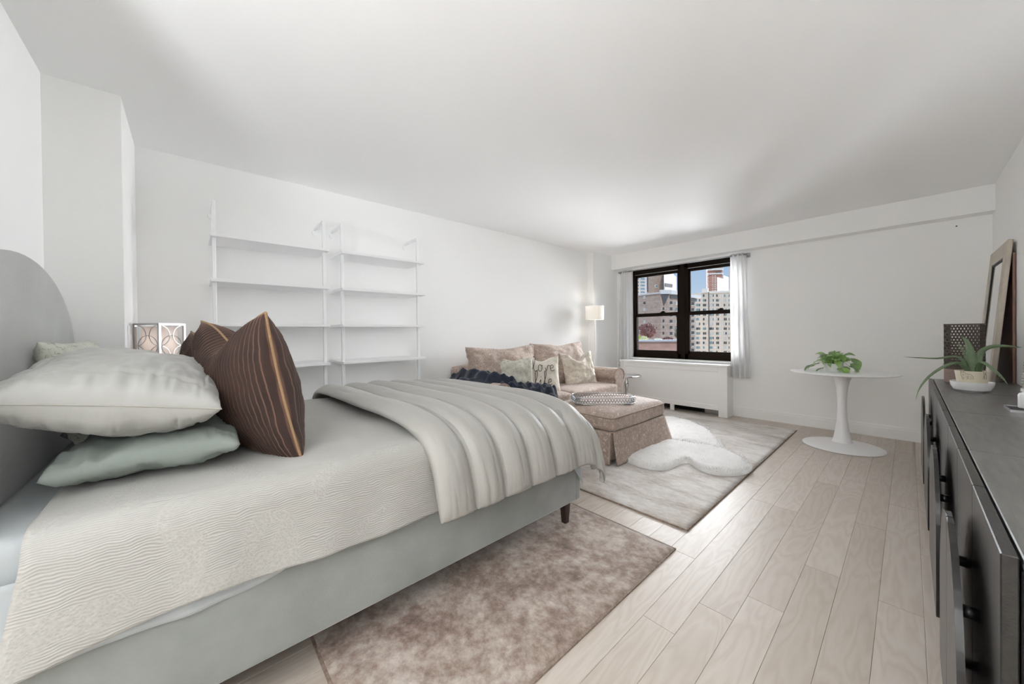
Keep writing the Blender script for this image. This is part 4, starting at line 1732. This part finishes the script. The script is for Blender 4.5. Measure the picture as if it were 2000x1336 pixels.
# interlaced circles on the two room-side faces and the two others
rr_ = .062
for face in range(4):
    bm = bmesh.new()
    for zc in [ZT - .012 - rr_ * 2 * k_ - 0.0 for k_ in range(0, 6)]:
        for hx_ in (-.072, .072):
            arc = []
            for q in range(25):
                a = 2 * pi * q / 24
                xx, zz = hx_ + rr_ * cos(a), zc + rr_ * 0 + rr_ * sin(a) - rr_
                if abs(xx) <= .0715 and ZB < zz < ZT - .01:
                    arc.append((xx, zz))
                else:
                    if len(arc) > 2:
                        pts_ = [(x_, -S2 + .003, z_) for x_, z_ in arc]
                        rot_ = Matrix.Rotation(face * pi / 2, 3, 'Z')
                        add_tube(bm, [rot_ @ Vector(p_) for p_ in pts_], .0022, 5)
                    arc = []
            if len(arc) > 2:
                rot_ = Matrix.Rotation(face * pi / 2, 3, 'Z')
                add_tube(bm, [rot_ @ Vector((x_, -S2 + .003, z_)) for x_, z_ in arc], .0022, 5)
        arc = [(rr_ * cos(2 * pi * q / 24), zc - rr_ * 2 + rr_ * sin(2 * pi * q / 24)) for q in range(24)]
        arc = [p_ for p_ in arc]
        if all(ZB < z_ < ZT - .008 for _, z_ in arc):
            rot_ = Matrix.Rotation(face * pi / 2, 3, 'Z')
            add_tube(bm, [rot_ @ Vector((x_, -S2 + .003, z_)) for x_, z_ in arc], .0022, 5, True)
    bm_obj('circle_fretwork', bm, M['steel'], bl)
lamp('bedside_lamp_light', 'POINT', LC + Vector((0, 0, .50)), .45, (1.0, .90, .80), shadow_soft_size=.03)

sw = tag(empty('wall_switch', (-2.965, YC, 1.14)), 'pale wall switch plate on the end of the column', 'switch')
boxes('plate', [(-.035, .035, 0, .006, -.08, .08)], M['trim'], sw, .002)
boxes('rocker', [(-.012, .012, .006, .011, -.03, .03)], M['white_lac'], sw)
nail = lathe('wall_nail', [(0, 0), (.006, 0), (.006, .004), (.002, .005), (.002, .02)], M['black'], None, 10)
nail.rotation_euler = (pi / 2, 0, 0)
pn = on(1868, 442, 1, YW)
nail.location = (pn.x, YW - .006, pn.z)
tag(nail, 'small black nail in the wall above the white table', 'nail')

# ------------------------------------------------------------------ tulip table with pothos
tt = tag(empty('tulip_table', (-.44, 4.79, 0)), 'round white pedestal table near the window wall', 'table')
lathe('table_top', [(0, .715), (.30, .716), (.385, .722), (.405, .730), (.405, .735), (.395, .738), (0, .738)], M['white_lac'], tt, 72)
lathe('pedestal', [(.085, .716), (.078, .70), (.058, .65), (.045, .58), (.038, .50), (.035, .42), (.037, .33), (.043, .24), (.053, .16), (.066, .09), (.078, .045)],
      M['white_lac'], tt, 40)
lathe('base', [(.078, .046), (.10, .034), (.16, .024), (.25, .014), (.305, .008), (.31, .004), (.305, 0), (0, 0)], M['white_lac'], tt, 72)

PC = on(1622, 727, 2, .738)
PC = Vector((-.50, 4.78, .738))
pp = tag(empty('potted_pothos', PC), 'small trailing pothos with glossy green leaves in a white pot', 'potted plant')
lathe('pot', [(0, 0), (.058, 0), (.064, .008), (.072, .075), (.075, .082), (.070, .082), (.066, .07), (0, .068)], M['white_cer'], pp, 36)
lathe('soil', [(0, .074), (.064, .07)], M['soil'], pp, 24)
leafm = []
for a_, b_ in (('6A9A3C', '8AB958'), ('7BAA48', 'A2CB6C'), ('567F34', '76A24C')):
    lm = mat('pothos leaf ' + a_, a_, 0.35, noise_scale=18, col2=b_)
    translucent(lm, .18)
    leafm.append(lm)


def heart_leaf(L, W):
    bm = bmesh.new()
    rows = []
    n = 9
    for i in range(n + 1):
        t = i / n
        wd = W * (sin(pi * min(1, t ** .62)) ** .8) * (1 - .12 * t)
        row = []
        for j in (-2, -1, 0, 1, 2):
            f = j / 2
            y = L * t - (L * .12 * abs(f) if t < .2 else 0)
            z = L * (.18 * sin(t * pi * .7) - .28 * t * t) + W * .28 * abs(f) * sin(pi * min(1, t + .05))
            row.append(bm.verts.new((f * wd, y, z)))
        rows.append(row)
    for a, b in zip(rows, rows[1:]):
        for j in range(4):
            bm.faces.new((a[j], a[j + 1], b[j + 1], b[j]))
    bmesh.ops.remove_doubles(bm, verts=bm.verts[:], dist=1e-5)
    bmesh.ops.recalc_face_normals(bm, faces=bm.faces)
    me = bpy.data.meshes.new('leaf')
    bm.to_mesh(me)
    bm.free()
    me.polygons.foreach_set('use_smooth', [True] * len(me.polygons))
    return me


leaf_mes = []
for lm in leafm:
    me = heart_leaf(.095, .036)
    me.materials.append(lm)
    leaf_mes.append(me)
rg = random.Random(11)
# leaf tips: azimuth (deg, measured in the room), reach, height of the base, droop
LEAFS = []
for i in range(44):
    LEAFS.append((rg.uniform(0, 360), rg.uniform(.01, .085), rg.uniform(.085, .165), rg.uniform(-65, 45), rg.uniform(.6, .95)))
LEAFS += [(215, .13, .075, -30, 1.15), (200, .155, .05, -35, 1.1), (45, .12, .13, -20, 1.15), (38, .165, .115, -55, 1.2), (30, .15, .075, -60, 1.0),
          (60, .13, .04, -40, .9), (20, .12, .05, -35, 1.0), (225, .10, .03, -35, .9), (300, .09, .035, -30, .85), (320, .11, .04, -50, .8), (230, .12, .11, -20, 1.0)]
bm = bmesh.new()
for az, rch, hgt, dr, sc_ in LEAFS:
    a = radians(az)
    b = Vector((cos(a) * rch, sin(a) * rch, hgt))
    add_tube(bm, [(0.2 * b.x, 0.2 * b.y, .07), (b.x * .6, b.y * .6, max(hgt, .09) + .02), b], .0018, 5)
    o = bpy.data.objects.new('leaf', rg.choice(leaf_mes))
    COL.objects.link(o)
    o.parent = pp
    yaw = a - pi / 2 + rg.uniform(-.5, .5)
    o.matrix_local = Matrix.Translation(b) @ Matrix.Rotation(yaw, 4, 'Z') @ Matrix.Rotation(radians(dr), 4, 'X') @ \
        Matrix.Rotation(rg.uniform(-.5, .5), 4, 'Y') @ Matrix.Scale(sc_, 4)
bm_obj('stems', bm, leafm[1], pp, True)['kind'] = 'stuff'

# ------------------------------------------------------------------ black sideboards
CXF, CZ, CWID, CY0 = .108, .76, .83, 1.055


def sideboard(i, label):
    y0 = CY0 + CWID * i
    root = tag(empty('sideboard', (.31, y0 + CWID / 2, 0)), label, 'cabinet', 'row of black sideboards')
    bpy.context.view_layer.update()
    g = .0015
    add = lambda o: into(o, root)
    add(box('body', CXF + .022, XR - .004, y0 + g, y0 + CWID - g, .05, CZ - .021, M['black_lac'], None, .002, 1))
    add(box('top_board', CXF + .024, XR - .004, y0 + g, y0 + CWID - g, CZ - .02, CZ, M['black_top_lit'], None, .002, 1))
    add(box('plinth', CXF + .05, XR - .02, y0 + .02, y0 + CWID - .02, 0, .05, M['black'], None))
    ym_ = y0 + CWID / 2
    for s, (a, b) in enumerate(((y0 + g, ym_ - g), (ym_ + g, y0 + CWID - g))):
        d = add(box('door', CXF, CXF + .020, a, b, .055, CZ, M['black_oak'], None, .002, 1))
        # half of the arch-shaped pull
        W_, R_ = .30, .30
        ZA = .665
        out = [(0.002, .11)]
        out.append((W_, .11))
        out.append((W_, ZA - R_))
        for q in range(1, 13):
            t = pi / 2 * q / 12
            out.append((max(.002, R_ * cos(t)), ZA - R_ + R_ * sin(t)))
        sg = 1 if s else -1
        out = [(ym_ + sg * yy, zz) for yy, zz in out]
        hp = prism('arch_pull', out, .012, M['black_lac'], None, Matrix(((0, 0, 1, CXF - .042), (1, 0, 0, 0), (0, 1, 0, 0), (0, 0, 0, 1))), bev=.002, seg=1)
        add(hp)
        for yy, zz in ((.14, .50), (.20, .18)):
            add(tube('standoff', [(CXF - .032, ym_ + sg * yy, zz), (CXF + .002, ym_ + sg * yy, zz)], .014, M['black_lac'], None, 14))
    return root


for i, lb in enumerate(('black oak sideboard nearest to the viewer, with arched door pulls', 'second black sideboard from the viewer, with arched pulls',
                        'third black sideboard from the viewer, under the aloe', 'farthest black sideboard, under the perforated lantern')):
    sideboard(i, lb)

# ------------------------------------------------------------------ aloe
AP = Vector((.265, 3.62, CZ))
al = tag(empty('potted_aloe', AP + Vector((0, 0, .010))), 'spiky aloe in a cream pot with animal drawings', 'potted plant')
lathe('pot', [(0, 0), (.052, 0), (.056, .006), (.068, .115), (.070, .122), (.066, .122), (.062, .10), (0, .098)], M['cream_pot'], al, 44)
lathe('soil', [(0, .108), (.030, .107), (.0625, .102)], M['soil'], al, 24)
aloe_m = mat('aloe leaf', '687A5C', 0.45, noise_scale=22, col2='53684A')
spine_m = mat('aloe leaf edge teeth', 'B7C08A', 0.5)


def aloe_leaf(pts, w):
    """pts in photo-independent local coordinates; thick at base, tapering to a tip, channelled on top"""
    P = [Vector(p) for p in pts]
    Q = []
    for i in range(len(P) - 1):
        p0, p1, p2, p3 = P[max(0, i - 1)], P[i], P[i + 1], P[min(len(P) - 1, i + 2)]
        for t in (0, .2, .4, .6, .8):
            Q.append(.5 * ((2 * p1) + (p2 - p0) * t + (2 * p0 - 5 * p1 + 4 * p2 - p3) * t * t + (3 * p1 - p0 - 3 * p2 + p3) * t ** 3))
    Q.append(P[-1])
    n = len(Q)
    rad = [max(.0008, w * (1 - (i / (n - 1)) ** 1.6) * (.85 + .15 * sin(pi * min(1, i / n * 3)))) for i in range(n)]
    lf = tube('leaf', Q, rad, aloe_m, al, 10, False, .5)
    bm = bmesh.new()
    for i in range(2, n - 3):
        t = (Q[i + 1] - Q[i - 1]).normalized()
        sd = t.cross(Vector((0, 0, 1)))
        if sd.length < .1:
            sd = Vector((1, 0, 0))
        sd.normalize()
        for s in (-1, 1):
            b = Q[i] + sd * s * rad[i] * .95
            bm.faces.new([bm.verts.new(v) for v in (b - t * .002, b + t * .002, b + sd * s * .0045 + t * .002)])
    bm_obj('leaf_teeth', bm, spine_m, lf)


def AL(px, py, y):
    p = on(px, py, 1, y)
    return tuple(p - al.location)


aloe_leaf([(-.005, -.01, .105), AL(1873, 698, 3.60), AL(1830, 700, 3.57), AL(1790, 698.5, 3.53), AL(1764, 697, 3.50)], .017)
aloe_leaf([(-.01, -.02, .105), AL(1876, 710, 3.57), AL(1848, 714, 3.50), AL(1815, 735, 3.42), AL(1795, 760, 3.37), AL(1788.5, 781, 3.35)], .018)
aloe_leaf([(-.01, 0, .10), AL(1868, 708, 3.58), AL(1840, 711, 3.54)], .008)
aloe_leaf([(0, -.02, .10), AL(1896, 690, 3.59), AL(1889, 668, 3.60), AL(1878, 656, 3.62)], .026)
aloe_leaf([(-.01, .0, .10), AL(1883, 690, 3.62), AL(1876, 678, 3.63), AL(1871, 668, 3.64)], .012)
aloe_leaf([(0, 0, .10), AL(1886, 685, 3.63), AL(1881, 672, 3.65)], .009)
aloe_leaf([(.02, -.01, .10), AL(1913, 693, 3.60), AL(1930, 679, 3.60), AL(1955, 675.5, 3.60), AL(1978, 677, 3.60), AL(1996, 679, 3.60)], .020)
aloe_leaf([(.02, -.02, .10), AL(1918, 708, 3.56), AL(1940, 722, 3.52), AL(1958, 738, 3.48), AL(1970, 754, 3.46)], .018)
# line drawings of sitting animals wrapped on the pot
def pot_pt(px, py):
    # aim from the pixel at the slanting pot wall
    y = 3.55
    for _ in range(6):
        p = on(px, py, 1, y)
        r_ = .0565 + .0115 * min(1, max(0, (p.z - al.location.z) / .115)) + .0012
        dx = p.x - AP.x
        y = AP.y - sqrt(max(1e-6, r_ * r_ - dx * dx))
    return on(px, py, 1, y) - al.location


A0 = lambda pts, ox=0, oy=0: [(1770 + (x + ox) / 7.86, 610 + (y + oy) / 7.86) for x, y in pts]
anim = [[(822, 884), (836, 912), (838, 950), (852, 985), (862, 1024), (880, 1024), (882, 995)], [(822, 884), (838, 888), (860, 880), (872, 888), (876, 912), (862, 920), (840, 912)],
        [(876, 912), (905, 935), (960, 950), (1005, 966), (1026, 990), (1030, 1026), (985, 1028), (950, 1010), (945, 985), (965, 975)],
        [(900, 1000), (925, 985), (945, 1026), (920, 1028)], [(870, 940), (880, 970)], [(900, 950), (915, 970)], [(940, 958), (935, 975)], [(975, 1000), (1000, 985)], [(990, 1010), (1010, 1005)]]
anim2 = [[(1192, 884), (1190, 920), (1196, 960), (1180, 1030)], [(1192, 884), (1205, 892), (1218, 884), (1228, 900), (1222, 930), (1230, 980), (1228, 1034)],
         [(1200, 980), (1206, 1030)], [(1215, 940), (1212, 975)]]
for an in (anim, anim2):
    bm = bmesh.new()
    for s in an:
        add_tube(bm, [pot_pt(*q) for q in A0(s)], .0007, 4)
    bm_obj('animal_drawing', bm, M['ink'], al)
sd = tag(lathe('saucer_bowl', [(0, 0), (.045, 0), (.048, .004), (.074, .014), (.086, .040), (.089, .064), (.086, .065), (.082, .042), (.066, .016), (.045, .0098), (0, .0098)],
               M['white_cer'], None, 48), 'white ceramic saucer bowl under the aloe pot', 'saucer')
sd.location = AP

# ------------------------------------------------------------------ perforated lantern
ln = tag(empty('perforated_lantern', (.275, 4.20, CZ), radians(-14)), 'perforated brown metal lantern with wooden base behind the aloe', 'lantern')
LW, LH = .082, .425
boxes('wooden_base', [(-LW, LW, -LW, LW, 0, .10)], M['wood_base'], ln, .003)
for face in range(4):
    bm = bmesh.new()
    nx_, nz_ = 10, 15
    z0_, z1_ = .115, LH
    cw, chh = 2 * LW / nx_, (z1_ - z0_) / nz_
    for j in range(nz_ + 1):
        add_box(bm, -LW, LW, -LW, -LW + .002, z0_ + j * chh - chh * .22, z0_ + j * chh + chh * .22)
    for j in range(nz_):
        for i in range(nx_ + 1):
            off = cw * .5 if j % 2 else 0
            xx = -LW + i * cw + off
            if xx > LW:
                continue
            add_box(bm, max(-LW, xx - cw * .24), min(LW, xx + cw * .24), -LW, -LW + .002, z0_ + j * chh, z0_ + (j + 1) * chh)
    o = bm_obj('perforated_sheet', bm, M['perf'], ln)
    o.rotation_euler = (0, 0, face * pi / 2)
boxes('corner_rim', [(-LW, LW, -LW - .001, -LW + .004, .10, .118), (-LW, LW, LW - .004, LW + .001, .10, .118), (-LW - .001, -LW + .004, -LW, LW, .10, .118), (LW - .004, LW + .001, -LW, LW, .10, .118),
                     (-LW, LW, -LW - .001, -LW + .004, LH - .006, LH + .004), (-LW, LW, LW - .004, LW + .001, LH - .006, LH + .004),
                     (-LW - .001, -LW + .004, -LW, LW, LH - .006, LH + .004), (LW - .004, LW + .001, -LW, LW, LH - .006, LH + .004)], M['perf'], ln)

# ------------------------------------------------------------------ leaning mirror beyond the sideboards
mr = tag(empty('leaning_mirror', (.36, 4.80, 0)), 'tall champagne-framed mirror leaning on the right wall behind the sideboards', 'mirror')
MH, MY = 1.80, .40
lean_a = math.asin(.135 / MH)
mm = Matrix.Rotation(lean_a, 4, 'Y')


def mpart(name, lst, m, bev=0.0):
    o = boxes(name, lst, m, mr, bev)
    o.matrix_local = mm
    return o


FWD = .115
mpart('frame_stile', [(-.012, .014, -MY, -MY + FWD, .0, MH)], M['taupe'], .004)
mpart('frame_stile', [(-.012, .014, MY - FWD, MY, .0, MH)], M['taupe'], .004)
mpart('frame_rail', [(-.012, .014, -MY + FWD, MY - FWD, MH - FWD, MH)], M['taupe'], .004)
mpart('frame_rail', [(-.012, .014, -MY + FWD, MY - FWD, .0, FWD)], M['taupe'], .004)
mpart('mirror_glass', [(.0, .006, -MY + FWD - .005, MY - FWD + .005, FWD - .005, MH - FWD + .005)], M['mirror'])
mpart('inner_lip', [(-.006, .004, -MY + FWD, -MY + FWD + .012, FWD, MH - FWD), (-.006, .004, MY - FWD - .012, MY - FWD, FWD, MH - FWD),
                    (-.006, .004, -MY + FWD, MY - FWD, MH - FWD - .012, MH - FWD)], M['black'])
bbd = tag(boxes('shade_panel', [(XR - .016, XR - .004, 4.42, 5.2, .02, 1.70)], M['brown_shade_picture']), 'added brown panel standing in for the shade between mirror and wall', 'board')  # added panel, its brown stands in for the shaded wall behind the mirror

# small items at the right edge
pf = on(1993, 640, 1, 3.30)
fr = tag(empty('picture_frame', (pf.x, 3.18, CZ)), 'beaded silver picture frame at the right edge of the photo', 'picture frame')
mf = Matrix.Rotation(radians(4), 4, 'Y')
for nm, lst, mk in (('frame_stile', [(0, .012, .10, .12, 0, .44)], 'taupe'), ('frame_stile', [(0, .012, -.12, -.10, 0, .44)], 'taupe'),
                    ('frame_rail', [(0, .012, -.10, .10, .42, .44)], 'taupe'), ('frame_rail', [(0, .012, -.10, .10, 0, .02)], 'taupe'),
                    ('picture', [(.004, .008, -.10, .10, .02, .42)], 'brown_shade_picture')):
    o = boxes(nm, lst, M[mk], fr)
    o.matrix_local = mf
bm = bmesh.new()
for i in range(28):
    m_ = Matrix.Translation((-.001, .122, .01 + i * .0155))
    bmesh.ops.create_icosphere(bm, subdivisions=1, radius=.005, matrix=m_)
o = bm_obj('beading', bm, M['steel'], fr, True)
o.matrix_local = mf
o['kind'] = 'stuff'
pb = on(2000, 797, 2, CZ + .012)
bt = tag(empty('white_bottle', (pb.x + .004, pb.y, CZ + .0125)), 'small white bottle on the black tray at the right edge', 'bottle')
lathe('body', [(0, 0), (.020, 0), (.022, .004), (.022, .062), (.018, .07), (.010, .074), (.010, .082)], M['white_cer'], bt, 24)
lathe('cap', [(.014, .080), (.014, .092), (0, .094)], M['white_cer'], bt, 20)
pt_ = on(1970, 800, 2, CZ + .006)
tr2 = tag(empty('black_tray', (pt_.x + .10, pt_.y + .03, CZ)), 'thin black tray at the right edge of the nearest cabinets', 'tray')
boxes('tray_plate', [(-.095, .09, -.07, .10, .0005, .008)], M['black_lac'], tr2, .002)
boxes('tray_edge', [(-.10, -.095, -.075, .105, .0005, .012), (.09, .095, -.075, .105, .0005, .012), (-.095, .09, -.075, -.07, .0005, .012), (-.095, .09, .10, .105, .0005, .012)], M['steel'], tr2)

# ------------------------------------------------------------------ unseen ceiling lamp added in the passage as fill light
cl = tag(empty('added_ceiling_lamp', (-.28, -1.7, H)), 'added round opal ceiling lamp for fill light, unseen in the passage', 'ceiling lamp')
lathe('mount', [(.20, 0), (.20, -.03), (.19, -.03)], M['white_metal'], cl, 40)
lathe('opal_dome', [(.185, -.03), (.17, -.07), (.12, -.10), (.05, -.115), (0, -.118)], emit('opal glow', 'FFF8EE', 3.0), cl, 40)
lamp('added_ceiling_light', 'POINT', (-.28, -1.7, H - .30), 8.0, (.97, .98, 1.0), shadow_soft_size=.15)
bpy.context.view_layer.update()

# unseen fill lamp added behind the camera to brighten the room off the ceiling
tc_ = tag(empty('added_fill_lamp', (.08, -1.25, 0)), 'added fill lamp on a short white stand, unseen behind the viewer', 'floor lamp')
lathe('base', [(0, 0), (.14, 0), (.145, .01), (.13, .022), (.02, .03), (0, .03)], M['white_metal'], tc_, 32)
lathe('pole', [(.012, .02), (.012, 1.02)], M['white_metal'], tc_, 12)
lathe('bowl', [(.02, 1.0), (.10, 1.015), (.17, 1.07), (.19, 1.095), (.186, 1.095), (.165, 1.075), (.10, 1.03), (0, 1.02)], M['white_metal'], tc_, 40)
up = lamp('added_fill_light', 'AREA', (.08, -1.25, 1.10), 78.0, (.95, .975, 1.0), shape='DISK', size=.36)
up.rotation_euler = (pi, 0, 0)
bpy.context.view_layer.update()
